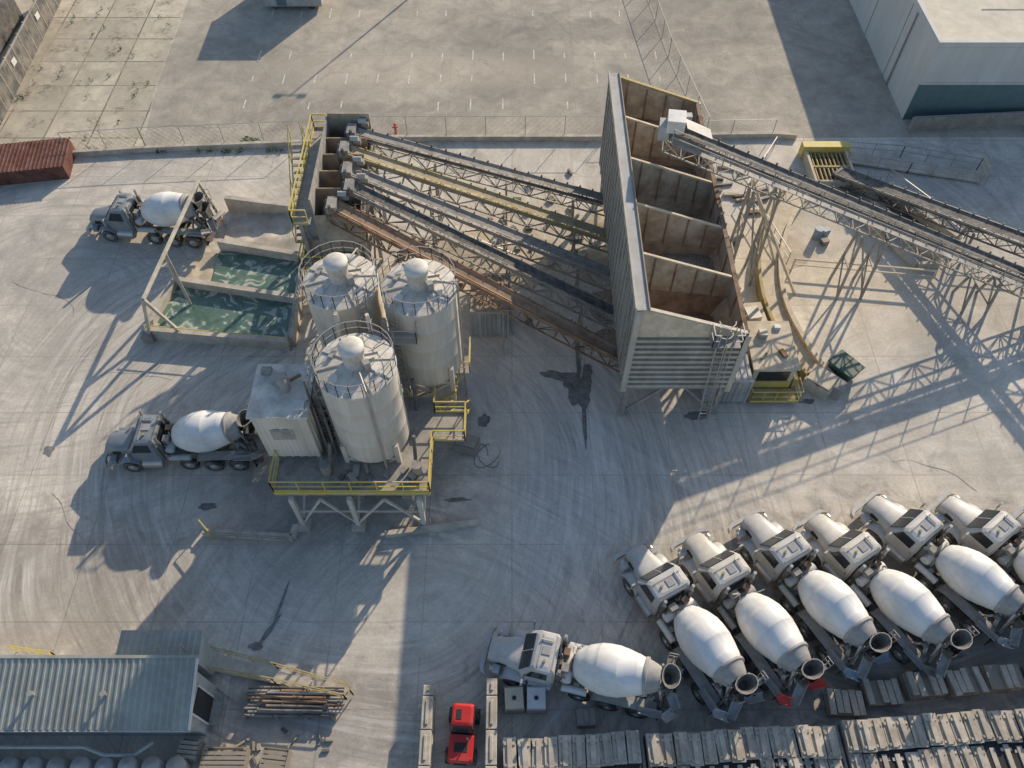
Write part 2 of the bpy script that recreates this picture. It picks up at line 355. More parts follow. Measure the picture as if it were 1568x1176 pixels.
m = MB()
def weed(x, y, r, n):
    for _ in range(n):
        a = R(0, 6.28); d = r * math.sqrt(random.random()); px, py = x + d * math.cos(a), y + d * math.sin(a); h = R(.05, .45) * (1.2 - d / r); l = R(.05, .14); t = R(0, 6.28)
        m.poly([(px, py, h), (px + l * math.cos(t), py + l * math.sin(t), h + R(0, .08)), (px + l * math.cos(t + .9), py + l * math.sin(t + .9), h + R(-.03, .05))], 'leaf')
weed(-20.8, 50.6, .5, 260); weed(-20.1, 50.5, .35, 120)
for _ in range(20): weed(R(-33, -17), 49.3 + R(-.1, .2) + .05, R(.1, .25), 26)
for _ in range(30): weed(-29.8 + R(-11, 0), R(51, 70), R(.08, .25), 22)
m.obj('weeds')

# ------------------------------------------------------------------ conveyor
def conveyor(m, p, q, belt, frame='steel', w=.75, h=.75, walk=False, side='galv'):
    p, q = Vector(p), Vector(q); d = (q - p).normalized(); sd = d.cross(Vector((0, 0, 1))).normalized(); u = sd.cross(d).normalized()
    m.truss(p, q, w + .25, h, frame, bay=1.2, t=.07)
    pr = [(-w / 2, .22), (-w / 4, .1), (w / 4, .1), (w / 2, .22)]
    vs = [e + sd * a + u * b for e in (p, q) for a, b in pr]
    m.add(vs, [(i, i + 1, 5 + i, 4 + i) for i in range(3)], belt)
    for sgn in (-1, 1):
        m.beam(p + sd * sgn * (w / 2 + .09) + u * .12, q + sd * sgn * (w / 2 + .09) + u * .12, .07, .16, side)
    n = int((q - p).length / .95)
    for i in range(n + 1):
        c = p.lerp(q, i / n)
        for sgn in (-1, 1): m.beam(c + sd * sgn * (w / 2 + .06), c + sd * sgn * (w / 2 + .14) + u * .32, .1, .06, side)
    if walk:
        a = sd * (w / 2 + .55); m.beam(p + a, q + a, .5, .04, frame)
        n = int((q - p).length / 1.6)
        for i in range(n + 1):
            c = p.lerp(q, i / n) + sd * (w / 2 + .8); m.beam(c, c + Vector((0, 0, 1)), .05, .05, frame)
        for hh in (1, .5): m.beam(p + sd * (w / 2 + .8) + Vector((0, 0, hh)), q + sd * (w / 2 + .8) + Vector((0, 0, hh)), .04, .04, frame)
    for e, s_ in ((p, 1), (q, -1)): m.cyl(e - sd * (w / 2 + .1), e + sd * (w / 2 + .1), .22, 'dsteel', 10)

def bent(m, x, y, z, k='steel', w=1.4, t=.14, ax='y'):
    o = Vector((0, w / 2, 0)) if ax == 'y' else Vector((w / 2, 0, 0)); c = Vector((x, y, 0)); tp = Vector((0, 0, z))
    for s_ in (-1, 1): m.beam(c + o * s_ * 1.5, c + o * s_ * .7 + tp, t, t, k)
    n = max(1, int(z / 2))
    for i in range(n):
        z0, z1 = z * i / n, z * (i + 1) / n; f0, f1 = 1.5 - .8 * i / n, 1.5 - .8 * (i + 1) / n
        m.beam(c + o * -f0 + Vector((0, 0, z0)), c + o * f1 + Vector((0, 0, z1)), t * .6, t * .6, k)
        m.beam(c + o * -f1 + Vector((0, 0, z1)), c + o * f1 + Vector((0, 0, z1)), t * .6, t * .6, k)

tails = [(8.2, 41.4), (8.2, 37.7), (8.2, 34.0), (8.2, 30.6), (8.4, 27.2)]
heads = [(-9.7, 40.5, 8.6), (-10.0, 38.8, 8.6), (-9.6, 36.9, 8.6), (-9.2, 35.4, 8.6), (-10.2, 34.1, 8.4)]
belts = ['beltg', 'beltt', 'beltg', 'beltk', 'beltr']; sides = ['dsteel', 'yellowd', 'steel', 'steel', 'rust']; fr = ['steel', 'steel', 'galv', 'steel', 'rust']
for (t, h_, b, s_, f_) in zip(tails, heads, belts, sides, fr):
    m = MB(); conveyor(m, (*t, 1.7), h_, b, f_, side=s_, w=.68, h=.9)
    T, H_ = Vector((*t, 1.7)), Vector(h_)
    for f in (.22, .48, .74):
        c = T.lerp(H_, f); bent(m, c.x, c.y, c.z - .85, 'steel', 1.0, .12)
    sx = R(-.15, .1)
    m.cbox(H_ + Vector((-.2 + sx, 0, .18)), (.55, .95, .5), 'steel'); m.cbox(H_ + Vector((-.5 + sx, 0, -.2)), (.25, .8, 1.0), 'dsteel'); m.cbox(H_ + Vector((.5, .7, .2)), (.45, .3, .3), 'steel'); m.cyl(H_ + Vector((.1, .7, .42)), H_ + Vector((.6, .7, .42)), .17, 'cont', 10)
    m.cyl(H_ + Vector((-.2, -.6, .2)), H_ + Vector((-.2, -.6, .7)), .1, 'dsteel', 8)
    m.obj('feed_conveyor')

# ------------------------------------------------------------------ aggregate storage bin
def agg_bin():
    m = MB(); X0, X1, Y0, Y1, ZB, ZL, ZR = 6.5, 12.1, 25.2, 44.4, 3.2, 10.0, 8.0
    zt = lambda x: ZL + (ZR - ZL) * (x - X0) / (X1 - X0)
    m.box(X0 - .1, X0, Y0, Y1, ZB, ZL, 'binwall'); m.box(X1, X1 + .1, Y0, Y1, ZB, ZR, 'binwall')
    def xz(y, t, k, zb=ZB):
        a = [(X0 + .002, y, zb), (X1 - .002, y, zb), (X1 - .002, y, ZR), (X0 + .002, y, ZL)]; b = [(p[0], y + t, p[2]) for p in a]; m.add(a + b, [(0, 1, 2, 3), (4, 7, 6, 5), (0, 4, 5, 1), (1, 5, 6, 2), (2, 6, 7, 3), (3, 7, 4, 0)], k)
    xz(Y0, .1, 'binwall'); xz(Y1 - .1, .1, 'binin2')
    z = ZB + .05
    while z < ZL - .3:
        m.box(X0 - .30, X0 - .1, Y0 - .15, Y1 + .1, z, z + .2, 'binwall')
        if z < ZR - .5:
            m.box(X1 + .1, X1 + .28, Y0 - .15, Y1 + .1, z, z + .22, 'binwall')
            m.box(X0 - .1, X1 + .1, Y0 - .18, Y0, z, z + .22, 'binwall')
        if z < 7.6: m.box(X0 - .1, X1 + .1, Y1, Y1 + .14, z, min(z + .24, 7.9), 'binwall')
        z += .46
    for i in range(20):
        y = Y0 + .3 + i * (Y1 - Y0 - .6) / 19; m.box(X0 - .36, X0 - .302, y - .05, y + .05, ZB, ZL - .1, 'steel'); m.box(X1 + .282, X1 + .34, y - .05, y + .05, ZB, ZR - .1, 'steel')
    for x, zz in ((X0 - .16, ZL), (X1 + .16, ZR)):
        for y in (Y0 - .1, Y1 + .06): m.box(x - .15, x + .15, y - .14, y + .14, ZB - .3, zz, 'binwall')
    m.add([(X0 - .1, Y0 - .06, 7.75), (X1 + .1, Y0 - .06, 7.75), (X1 + .1, Y0 - .06, 8.05), (X0 - .1, Y0 - .06, 10.05)], [(0, 1, 2, 3)], 'hut')
    m.box(X0 - .3, X0 + .3, Y0 - .2, Y1 + .2, ZL + .002, ZL + .09, 'cont')
    m.box(X0 - .38, X0 - .3, Y0 - .2, Y1 + .2, ZL - .1, ZL + .22, 'binwall'); m.box(X0 + .3, X0 + .36, Y0 - .2, Y1 + .2, ZL - .1, ZL + .2, 'conttan')
    m.box(X1 - .06, X1 + .18, Y0 - .12, Y1 + .1, ZR, ZR + .1, 'rust')
    m.beam((X0, Y0 - .02, ZL + .06), (X1 + .1, Y0 - .02, ZR + .06), .2, .1, 'binwall'); m.beam((X0, Y1, ZL + .06), (X1 + .1, Y1, ZR + .06), .2, .1, 'yellowd')
    Ys = [Y0 + .1 + i * (Y1 - Y0 - .2) / 5 for i in range(6)]
    for i, y in enumerate(Ys[1:-1]):
        xz(y - .04, .08, 'binin2', 4.4); m.beam((X0, y, ZL - .02), (X1, y, ZR - .02), .14, .1, 'hut')
        for x in (7.6, 8.8, 10, 11.1): m.box(x, x + .07, y - .12, y - .045, 4.6, zt(x) - .1, 'rust')
        m.add([(X0 + .05, y + .06, 9.6), (X1 - 2.2, y + .06, 8.0), (X0 + .05, y + 1.7, 7.6)], [(0, 1, 2)], 'binin2')
        m.add([(X1 - .03, y + .06, 7.8), (X1 - 3.0, y + .06, 6.4), (X1 - .03, y + 2.0, 6.0)], [(0, 1, 2)], 'hut')
    for x in (7.4, 8.7, 10, 11.2): m.box(x, x + .08, Y1 - .18, Y1 - .105, 4.6, zt(x) - .1, 'rust')
    for i in range(12): y = Y0 + .9 + i * 1.55; m.box(X1 - .08, X1 - .003, y, y + .08, 5, ZR - .05, 'rust')
    for i in range(5):
        y0, y1 = Ys[i] + .05, Ys[i + 1] - .05; yc = (y0 + y1) / 2; k = ['rust', 'binin', 'binin2', 'binin', 'rust'][i]
        cx, zb = 9.2, ZB + .1; hw = .5
        q = [(cx - hw, yc - hw, zb), (cx + hw, yc - hw, zb), (cx + hw, yc + hw, zb), (cx - hw, yc + hw, zb)]
        tp = [(X0 + .01, y0, 7.2), (X1 - .01, y0, 6.4), (X1 - .01, y1, 6.4), (X0 + .01, y1, 7.2)]
        for a in range(4):
            b = (a + 1) % 4; m.add([q[a], q[b], tp[b], tp[a]], [(0, 1, 2, 3)], [k, 'binin2', k, 'binin'][a])
        n = 14; vs = []; fs = []; lvl = [5.2, 5.9, 5.5, 6.0, 5.6][i]
        for a in range(n + 1):
            for b in range(n + 1):
                x = X0 + .3 + (X1 - X0 - .6) * a / n; yy = y0 + (y1 - y0) * b / n; r = math.hypot((x - 9.9) / 2.6, (yy - yc) / 2.2)
                vs.append((x, yy, lvl + 1.0 * (1 - r) + .15 * noise.noise(Vector((x * 2, yy * 2, i)))))
        for a in range(n):
            for b in range(n): s_ = a * (n + 1) + b; fs.append((s_, s_ + n + 1, s_ + n + 2, s_ + 1))
        m.add(vs, fs, ['rust', 'gravel', 'sand', 'gravel', 'binin'][i], True)
        m.loft([[(cx - 2, yc - 1.5, ZB), (cx + 2, yc - 1.5, ZB), (cx + 2, yc + 1.5, ZB), (cx - 2, yc + 1.5, ZB)], [(cx - .4, yc - .4, 2.3), (cx + .4, yc - .4, 2.3), (cx + .4, yc + .4, 2.3), (cx - .4, yc + .4, 2.3)]], 'steel')
    for x in (X0 - .1, X1 + .1): m.box(x - .15, x + .15, Y0 - .1, Y1, ZB - .35, ZB - .003, 'steel')
    for y in Ys:
        m.box(X0 + .06, X1 - .06, y - .12, y + .12, ZB - .33, ZB - .01, 'steel')
        for x in (X0 + .1, X1 - .1):
            m.beam((x, y, 0), (x, y, ZB - .3), .26, .26, 'steel'); m.cbox((x, y, .06), (.6, .6, .12), 'conc')
        m.beam((X0 + .1, y, .3), (X0 + 2.2, y, ZB - .3), .14, .14, 'steel'); m.beam((X1 - .1, y, .3), (X1 - 2.2, y, ZB - .3), .14, .14, 'steel')
    m.ladder((11.2, Y0 - .9, .9), (10.9, Y0 - .35, 8.6), .55, 'galv')
    for i in range(9):
        f = i / 8; a = Vector((11.15, Y0 - .55 - .5, 2.6)).lerp(Vector((10.9, Y0 - .5, 9.2)), f)
        for j in range(6):
            t0, t1 = math.pi * j / 6, math.pi * (j + 1) / 6
            m.beam(a + Vector((.42 * math.cos(t0), -.42 * math.sin(t0) + .3, 0)), a + Vector((.42 * math.cos(t1), -.42 * math.sin(t1) + .3, 0)), .04, .04, 'galv')
    for sx in (-.42, 0, .42): m.beam((11.15 + sx, Y0 - 1.1 + .25 * abs(sx), 2.6), (10.9 + sx, Y0 - .7 + .25 * abs(sx), 9.2), .04, .04, 'galv')
    m.box(10.2, 11.7, Y0 - 1.0, Y0 - .2, 8.0, 8.05, 'steel'); m.rail([(10.2, Y0 - .2, 8.05), (10.2, Y0 - 1.0, 8.05), (10.5, Y0 - 1.0, 8.05)], 'galv', h=1, r=.025); m.rail([(11.3, Y0 - 1.0, 8.05), (11.7, Y0 - 1.0, 8.05), (11.7, Y0 - .2, 8.05)], 'galv', h=1, r=.025)
    return m.obj('aggregate_storage_bin')
agg_bin()

# ------------------------------------------------------------------ transfer tower
m = MB()
X0, X1, Y0, Y1 = -11.6, -8.9, 33.9, 41.5
m.loft([[(X0, Y0, 8), (X1, Y0, 8), (X1, Y1, 8), (X0, Y1, 8)], [(X0, Y0, 5.8), (X1, Y0, 5.8), (X1, Y1, 5.8), (X0, Y1, 5.8)], [(-10.9, 35.5, 4), (-9.6, 35.5, 4), (-9.6, 39, 4), (-10.9, 39, 4)]], 'steel', cap=False)
m.box(X0, X0 + .1, Y0, Y1, 8.002, 9.2, 'steel'); m.box(X0 + .1, X1, Y1 - .1, Y1, 8.002, 9.4, 'binin2')
for i in range(4): y = Y0 + (Y1 - Y0) * (i + 1) / 5; m.box(X0 + .12, X1 - .1, y - .04, y + .04, 7, 8.7, 'binin')
m.box(X0 + .2, X1 - .2, Y0 + .2, Y1 - .2, 7.0, 7.1, 'gravel')
m.box(-12.6, X0 - .02, Y0 - .8, Y1 + .2, 8.0, 8.08, 'steel')
m.rail([(-11.7, Y1 + .2, 8.08), (-12.6, Y1 + .2, 8.08), (-12.6, Y0 - .8, 8.08), (-11.7, Y0 - .8, 8.08)], 'yellow', toe=True)
for x in (-12.5, -9.0):
    for y in (34.1, 37.8, 41.3):
        m.beam((x, y, 0), (x, y, 8), .24, .24, 'steel')
    for ya, yb in ((34.1, 37.8), (37.8, 41.3)):
        m.beam((x, ya, .3), (x, yb, 4), .12, .12, 'steel'); m.beam((x, yb, .3), (x, ya, 4), .12, .12, 'steel'); m.beam((x, ya, 4), (x, yb, 4), .2, .2, 'steel'); m.beam((x, ya, 4), (x, yb, 8), .12, .12, 'steel')
for y in (34.1, 37.8, 41.3):
    m.beam((-12.5, y, 4), (-9, y, 4), .2, .2, 'steel'); m.beam((-12.5, y, .4), (-9, y, 4), .12, .12, 'steel')
m.box(-13.2, -9.2, 33.9, 36.8, 3.4, 3.5, 'steel'); m.box(-12.7, -9.6, 34.4, 36.8, 3.5, 5.6, 'steel'); m.corr((-12.7, 34.38, 3.5), (3.1, 0, 0), (0, 0, 2.1), 'steel')
m.box(-12.2, -10.2, 34.6, 36.2, 5.6, 6.3, 'galv'); m.cyl((-11, 34.2, 4.2), (-9.8, 34.2, 4.2), .35, 'dsteel', 10)
m.rail([(-13.2, 36.8, 3.5), (-13.2, 33.9, 3.5), (-9.2, 33.9, 3.5)], 'yellow', toe=True)
for i in range(15):
    f = i / 15; m.box(-13.9, -13.1, 36.2 + 4.6 * f, 36.2 + 4.6 * f + .26, 3.4 + 4.6 * f, 3.44 + 4.6 * f, 'steel')
for x in (-13.95, -13.05):
    m.beam((x, 36.2, 3.4), (x, 40.8, 8), .05, .16, 'yellow'); m.beam((x, 36.2, 4.4), (x, 40.8, 9), .05, .05, 'yellow')
    for i in range(5): f = i / 4; m.beam((x, 36.2 + 4.6 * f, 3.4 + 4.6 * f), (x, 36.2 + 4.6 * f, 4.4 + 4.6 * f), .05, .05, 'yellow')
m.ladder((-13.7, 34.6, 0), (-13.4, 35.6, 3.5), .6, 'yellow', (0, 1, 0))
m.obj('aggregate_transfer_tower')

m = MB(); conveyor(m, (-11.0, 35, 2.6), (-9.0, 24.5, 7.2), 'beltk', 'steel', w=1, h=.8, side='steel'); bent(m, -10.2, 31, 3.5, ax='x'); m.obj('batching_conveyor')

# ------------------------------------------------------------------ silos
def silo(name, x, y, zt=10.5, zb=4.6, r=1.85, lad=0.):
    m = MB()
    prof = [(0, r)]; n = 4
    for i in range(1, n): z = (zt - zb) * i / n; prof += [(z - .02, r), (z, r + .008), (z + .02, r)]
    prof += [(zt - zb, r)]
    m.lathe((0, 0, zb), (0, 0, zt), prof, 'silo', 64, True, False)
    m.lathe((0, 0, zt), (0, 0, zt + 1), [(-.08, r), (-.07, r + .05), (.05, r + .05), (.06, r), (.32, .3), (.33, 0.01)], 'silotop', 64, False, False)
    m.lathe((0, 0, zb), (0, 0, zb - 3), [(0, r), (.1, r - .02), (2.4, .35), (2.8, .3)], 'silo', 32, True, True)
    for i in range(10):
        a = 2 * math.pi * i / 10 + .2; c, s_ = math.cos(a), math.sin(a)
        m.beam((c * .5, s_ * .5, zt + .33), (c * (r - .02), s_ * (r - .02), zt + .1), .035, .05, 'silo')
    m.lathe((0, 0, zt + .15), (0, 0, zt + 3), [(0, .6), (.06, .6), (.07, .50), (.95, .50), (.97, .57), (1.25, .57), (1.27, .60), (1.33, .60), (1.40, .54), (1.48, .40), (1.53, .2), (1.54, .01)], 'silotop', 28, True, False)
    m.cyl((.45, .2, zt + .6), (1.0, .5, zt + .4), .10, 'galv', 8); m.cbox((.62, -.35, zt + .55), (.3, .3, .5), 'galv', .5)
    m.cyl((-.9, -.9, zt + .12), (-.9, -.9, zt + .36), .22, 'white', 12); m.cyl((1.1, -.5, zt + .12), (1.1, -.5, zt + .34), .14, 'white', 12); m.cbox((.1, 1.2, zt + .28), (.4, .3, .26), 'galv', .3); m.cbox((-1.1, .5, zt + .24), (.5, .22, .2), 'galv', 1.2)
    pts = [(math.cos(2 * math.pi * i / 20) * (r + .02), math.sin(2 * math.pi * i / 20) * (r + .02), zt + .05) for i in range(20)]
    m.rail(pts, 'galv', h=.95, r=.018, sp=3, closed=True)
    c, s_ = math.cos(lad), math.sin(lad); m.ladder((c * (r + .2), s_ * (r + .2), 3.9), (c * (r + .2), s_ * (r + .2), zt + .9), .5, 'galv', (-s_, c, 0))
    for z in [5 + i * .8 for i in range(7)]:
        for j in range(6):
            t0, t1 = lad - 1.5 + j * .5, lad - 1.5 + (j + 1) * .5; o = Vector((c * (r + .25), s_ * (r + .25), z))
            m.beam(o + Vector((.36 * math.cos(t0), .36 * math.sin(t0), 0)), o + Vector((.36 * math.cos(t1), .36 * math.sin(t1), 0)), .03, .03, 'galv')
    a = lad + 2.1; c, s_ = math.cos(a), math.sin(a); m.cyl((c * (r + .1), s_ * (r + .1), 1), (c * (r + .1), s_ * (r + .1), zt + .5), .06, 'galv', 8); m.cyl((c * (r + .1), s_ * (r + .1), zt + .5), (c * .9, s_ * .9, zt + .6), .06, 'galv', 8)
    L_ = []
    for i in range(4):
        a = math.pi / 4 + i * math.pi / 2; c, s_ = math.cos(a), math.sin(a); p = Vector((c * (r + .05), s_ * (r + .05), 0)); L_.append(p)
        m.beam(p, p + Vector((0, 0, zb + .9)), .24, .24, 'silo'); m.cbox(p + Vector((0, 0, .08)), (.6, .6, .16), 'conc')
    for i in range(4):
        a, b = L_[i], L_[(i + 1) % 4]
        for z0, z1 in ((.3, 2.2), (2.2, 4.2)):
            m.beam(a + Vector((0, 0, z0)), b + Vector((0, 0, z1)), .12, .12, 'silo'); m.beam(b + Vector((0, 0, z0)), a + Vector((0, 0, z1)), .12, .12, 'silo')
        m.beam(a + Vector((0, 0, 2.2)), b + Vector((0, 0, 2.2)), .16, .16, 'silo'); m.beam(a + Vector((0, 0, 4.25)), b + Vector((0, 0, 4.25)), .2, .2, 'silo')
    return m.obj(name, (x, y, 0))
silo('cement_silo', -7.25, 21.3, lad=3.0); silo('cement_silo', -8.6, 26.5, lad=-.9); silo('cement_silo', -4.65, 26.1, lad=-2.2)

# ------------------------------------------------------------------ batching plant
m = MB()
DZ = 3.8
m.box(-12.2, -4.2, 18.2, 24.0, DZ - .06, DZ, 'steel')
for y in (18.25, 20.8, 23.9): m.box(-12.2, -4.2, y - .08, y + .08, DZ - .4, DZ - .065, 'steel')
for x in (-12.1, -8.4, -4.3): m.box(x - .08, x + .08, 18.4, 23.8, DZ - .38, DZ - .07, 'steel')
m.rail([(-12.2, 20, DZ), (-12.2, 18.2, DZ), (-4.2, 18.2, DZ), (-4.2, 21.2, DZ), (-2.5, 21.2, DZ), (-2.5, 23, DZ), (-4.2, 23, DZ), (-4.2, 24.0, DZ)], 'yellow', toe=True, r=.032)
m.box(-12.22, -4.18, 18.14, 18.19, DZ - .22, DZ + .02, 'yellow')
m.box(-4.2, -2.5, 21.2, 23, DZ - .06, DZ, 'steel')
for i in range(12): f = i / 12; m.box(-3.3, -2.5, 23.1 + 2.4 * f, 23.3 + 2.4 * f, DZ - .3 - 3.4 * f, DZ - .26 - 3.4 * f, 'steel')
for x in (-3.35, -2.45): m.beam((x, 23, DZ), (x, 25.6, .2), .05, .18, 'yellow'); m.beam((x, 23, DZ + 1), (x, 25.6, 1.2), .05, .05, 'yellow')
for _ in range(16): m.cbox((R(-8.9, -4.8), R(18.6, 19.4), DZ + .12), (R(.15, .7), R(.12, .35), R(.1, .35)), random.choice(['steel', 'galv', 'rust', 'dsteel']), R(0, 3))
for x in (-9.6, -4.9): m.cyl((x, 19.3, DZ), (x, 19.3, DZ + .85), .28, 'steel', 12)
for x, y in ((-9.4, 19.2), (-5.0, 19.6), (-5.2, 23.2)): m.cyl((x, y, DZ), (x + R(-.3, .3), y + R(.3, 1), DZ + 2.2), .1, 'dsteel', 8)
for x in (-11.4, -8.4, -4.8):
    for y in (18.0, 23.6):
        m.beam((x, y, 0), (x, y, DZ - .4), .24, .24, 'silo'); m.cbox((x, y, .15), (.7, .7, .3), 'conc')
    m.beam((x, 18, .3), (x, 23.6, 3.3), .12, .12, 'silo')
for a, b in ((-11.4, -8.4), (-8.4, -4.8)):
    m.beam((a, 18, .4), ((a + b) / 2, 18, 3.3), .12, .12, 'silo'); m.beam(((a + b) / 2, 18, 3.3), (b, 18, .4), .12, .12, 'silo'); m.beam((a, 18, 1.9), (b, 18, 1.9), .1, .1, 'silo')
for x0, y0, x1, y1 in ((-3.2, 24.6, -3.2, 27.6), (-6.2, 24.5, -3.2, 24.5)):
    for z0, z1 in ((1, 3.4), (3.4, 1)): m.beam((x0, y0, z0), (x1, y1, z1), .1, .1, 'yellow')
m.box(-4.2, -2.4, 25.8, 27.6, 3.5, 3.56, 'steel'); m.rail([(-4.0, 25.8, 3.56), (-2.4, 25.8, 3.56), (-2.4, 27.6, 3.56)], 'yellow', r=.03)
hx0, hx1, hy0, hy1, hz0, hz1 = -12.65, -9.95, 20.05, 23.0, 4.2, 8.0
m.box(hx0, hx1, hy0, hy1, hz0, hz1, 'silo')
m.corr((hx0, hy0 - .003, hz0), (hx1 - hx0, 0, 0), (0, 0, hz1 - hz0), 'silo', .45, .03)
m.corr((hx0 - .003, hy1, hz0), (0, hy0 - hy1, 0), (0, 0, hz1 - hz0), 'silo', .45, .03); m.corr((hx1 + .003, hy0, hz0), (0, hy1 - hy0, 0), (0, 0, hz1 - hz0), 'silo', .45, .03)
m.box(hx0 - .12, hx1 + .12, hy0 - .12, hy1 + .12, hz1 + .002, hz1 + .14, 'silotop')
m.box(hx0 + .7, hx1 - .9, hy0 - .08, hy0 - .035, 6.0, 6.9, 'cont'); m.box(hx0 + .8, hx1 - 1.0, hy0 - .1, hy0 - .082, 6.1, 6.8, 'steel')
m.cbox((-11.5, 22.1, 8.3), (.7, .5, .4), 'galv'); m.cyl((-11.1, 21.6, 8.1), (-11.1, 21.6, 8.8), .25, 'galv', 12); m.cyl((-11.1, 21.6, 8.8), (-11.1, 21.6, 9.0), .36, 'steel', 12, .15); m.cyl((-11.1, 21.6, 8.6), (-10.4, 22.2, 8.5), .09, 'rust', 8)
m.cbox((-12.2, 22.6, 8.25), (.5, .4, .25), 'steel'); m.cbox((-10.3, 20.6, 8.2), (.5, .5, .1), 'white')
m.rail([(hx1 + .05, hy1, hz1 + .14), (hx1 + .05, 21.5, hz1 + .14)], 'galv', h=.9, r=.02)
for x in (hx0 + .2, hx1 - .2):
    for y in (hy0 + .2, hy1 - .2): m.beam((x, y, DZ), (x, y, hz0), .2, .2, 'steel')
m.beam((hx0 + .2, hy0 + .2, DZ), (hx0 + .2, hy0 + .2, 0), .22, .22, 'steel'); m.beam((hx0, 20.1, .3), (-9.9, 20.1, 4), .14, .14, 'steel')
m.loft([[(-9.7, 21, 8.4), (-9.0, 21, 8.4), (-9.0, 23.4, 8.4), (-9.7, 23.4, 8.4)], [(-9.7, 21, 5), (-9.0, 21, 5), (-9.0, 23.4, 5), (-9.7, 23.4, 5)]], 'dsteel')
m.ladder((-9.6, 20.6, 4), (-9.7, 20.9, 8.2), .5, 'dsteel')
for i in range(5): m.cyl((-9.5, 20.9, 4.4 + i * .7), (-8.9, 21.0, 4.6 + i * .7), .09, 'dsteel', 8)
for x in (-9.6, -9.2, -8.9): m.cyl((x, 20.3, 3.9), (x - .3, 21.2, 9.4), .07, 'dsteel', 8)
m.cyl((-8.8, 23.6, 4), (-8.5, 24.2, 10.8), .12, 'silo', 8); m.cyl((-6.9, 23.8, 4), (-6.9, 23.8, 11.2), .1, 'silo', 8); m.cyl((-6.3, 24.3, 4), (-6.3, 24.3, 10.2), .14, 'steel', 8)
m.loft([[(-12.4, 21.9, 3.8), (-10.6, 21.9, 3.8), (-10.6, 23.6, 3.8), (-12.4, 23.6, 3.8)], [(-13.2, 22.5, 3.3), (-12.4, 22.5, 3.3), (-12.4, 23.1, 3.3), (-13.2, 23.1, 3.3)]], 'dsteel')
m.box(-9.6, -7.2, 20.5, 23, .0, 1.8, 'dsteel'); m.cyl((-6.5, 20.6, 1), (-5, 20.6, 1), .5, 'steel'); m.cyl((-7, 22, 2.2), (-11, 22.6, 3.3), .2, 'galv')
m.box(-6.9, -4.7, 23.6, 24.4, 9.1, 9.16, 'galv'); m.rail([(-6.9, 23.6, 9.16), (-4.7, 23.6, 9.16), (-4.7, 24.4, 9.16)], 'galv', h=1, r=.022); m.rail([(-6.9, 24.4, 9.16), (-6.9, 23.6, 9.16)], 'galv', h=1, r=.022)
m.obj('concrete_batching_plant')
wallline('low_concrete_wall', [(-16.8, 17.5), (-11.9, 17.2), (-11.8, 17.9)], .3, .5, 'conc'); wallline('low_concrete_wall', [(-6.9, 17.4), (-1.9, 18.1)], .3, .4, 'conc')
m = MB(); m.rail([(-16.9, 17.9, 0), (-16.2, 17.2, 0)], 'yellow', r=.03); m.rail([(-16.2, 17.2, .5), (-12, 16.9, .5)], 'steel', h=.5, r=.025); m.obj('guard_rail')

m = MB(); m.cbox((-2.6, 22.9, .45), (1.3, .9, .8), 'concd', -.3); m.cbox((-2.6, 22.9, .9), (1.1, .7, .1), 'steel', -.3)
for w in range(2):
    pp = [Vector((-1.9 + .5 * math.cos(t * .5) * (1 + .2 * w) + .05 * t, 22.4 + .8 * math.sin(t * .45 + w), .05)) for t in range(14)]
    for a, b in zip(pp, pp[1:]): m.cyl(a, b, .02, 'dsteel', 6)
m.obj('generator', bevel=.02)

# ------------------------------------------------------------------ wash-out basins
m = MB()
def wl(a, b, h=1.1, w=.35, k='conc'): m.beam((*a, h / 2), (*b, h / 2), w, h, k)
wl((-20.6, 42.9), (-14.8, 41.9), 1.3); wl((-20.3, 38.8), (-14.4, 37.5)); wl((-22.6, 35.4), (-14.2, 33.8), 1.0); wl((-23.4, 31.2), (-14.1, 30.2), .9)
wl((-22.6, 35.2), (-23.3, 31.4), .9); wl((-14.2, 37.3), (-14.0, 30.4), .95)
m.poly([(-20.3, 38.4, .4), (-20.2, 35.0, .4), (-14.3, 33.9, .4), (-14.4, 37.4, .4)], 'water')
m.poly([(-22.4, 35.2, .38), (-23.2, 31.4, .38), (-14.2, 30.4, .38), (-14.2, 33.7, .38)], 'water')
def heap(p, k, n=14, amp=.5, s=0):
    vs = []; fs = []
    for a in range(n + 1):
        for b in range(n + 1):
            u, v = a / n, b / n; q = Vector(p[0]).lerp(Vector(p[1]), u).lerp(Vector(p[3]).lerp(Vector(p[2]), u), v)
            q.z += amp * noise.noise(Vector((q.x * .9, q.y * .9, s))) + .06 * noise.noise(Vector((q.x * 4, q.y * 4, s))); q.z = max(q.z, .015); vs.append(q)
    for a in range(n):
        for b in range(n): i = a * (n + 1) + b; fs.append((i, i + n + 1, i + n + 2, i + 1))
    m.add(vs, fs, k, True)
heap([(-22.4, 35.4, .3), (-18.2, 34.7, .2), (-18.4, 38.2, .35), (-22.0, 38.6, .05)], 'sand', amp=.3)
heap([(-20.3, 39, .1), (-14.5, 37.8, .5), (-14.8, 41.8, .6), (-20.5, 42.7, .1)], 'conc', amp=.25, s=4)
heap([(-23.2, 31.5, .3), (-22.2, 31.3, .1), (-22.0, 34.9, .1), (-22.4, 35.1, .4)], 'sand', amp=.3, s=8)
m.rail([(-23.3, 31.1, .9), (-14.1, 30.1, .9)], 'yellow', h=.4, sp=2.2, mid=False, r=.025); m.rail([(-14, 30.2, .9), (-13.95, 37.3, .9)], 'steel', h=.6, sp=2, r=.025)
m.obj('washout_basin')
m = MB()
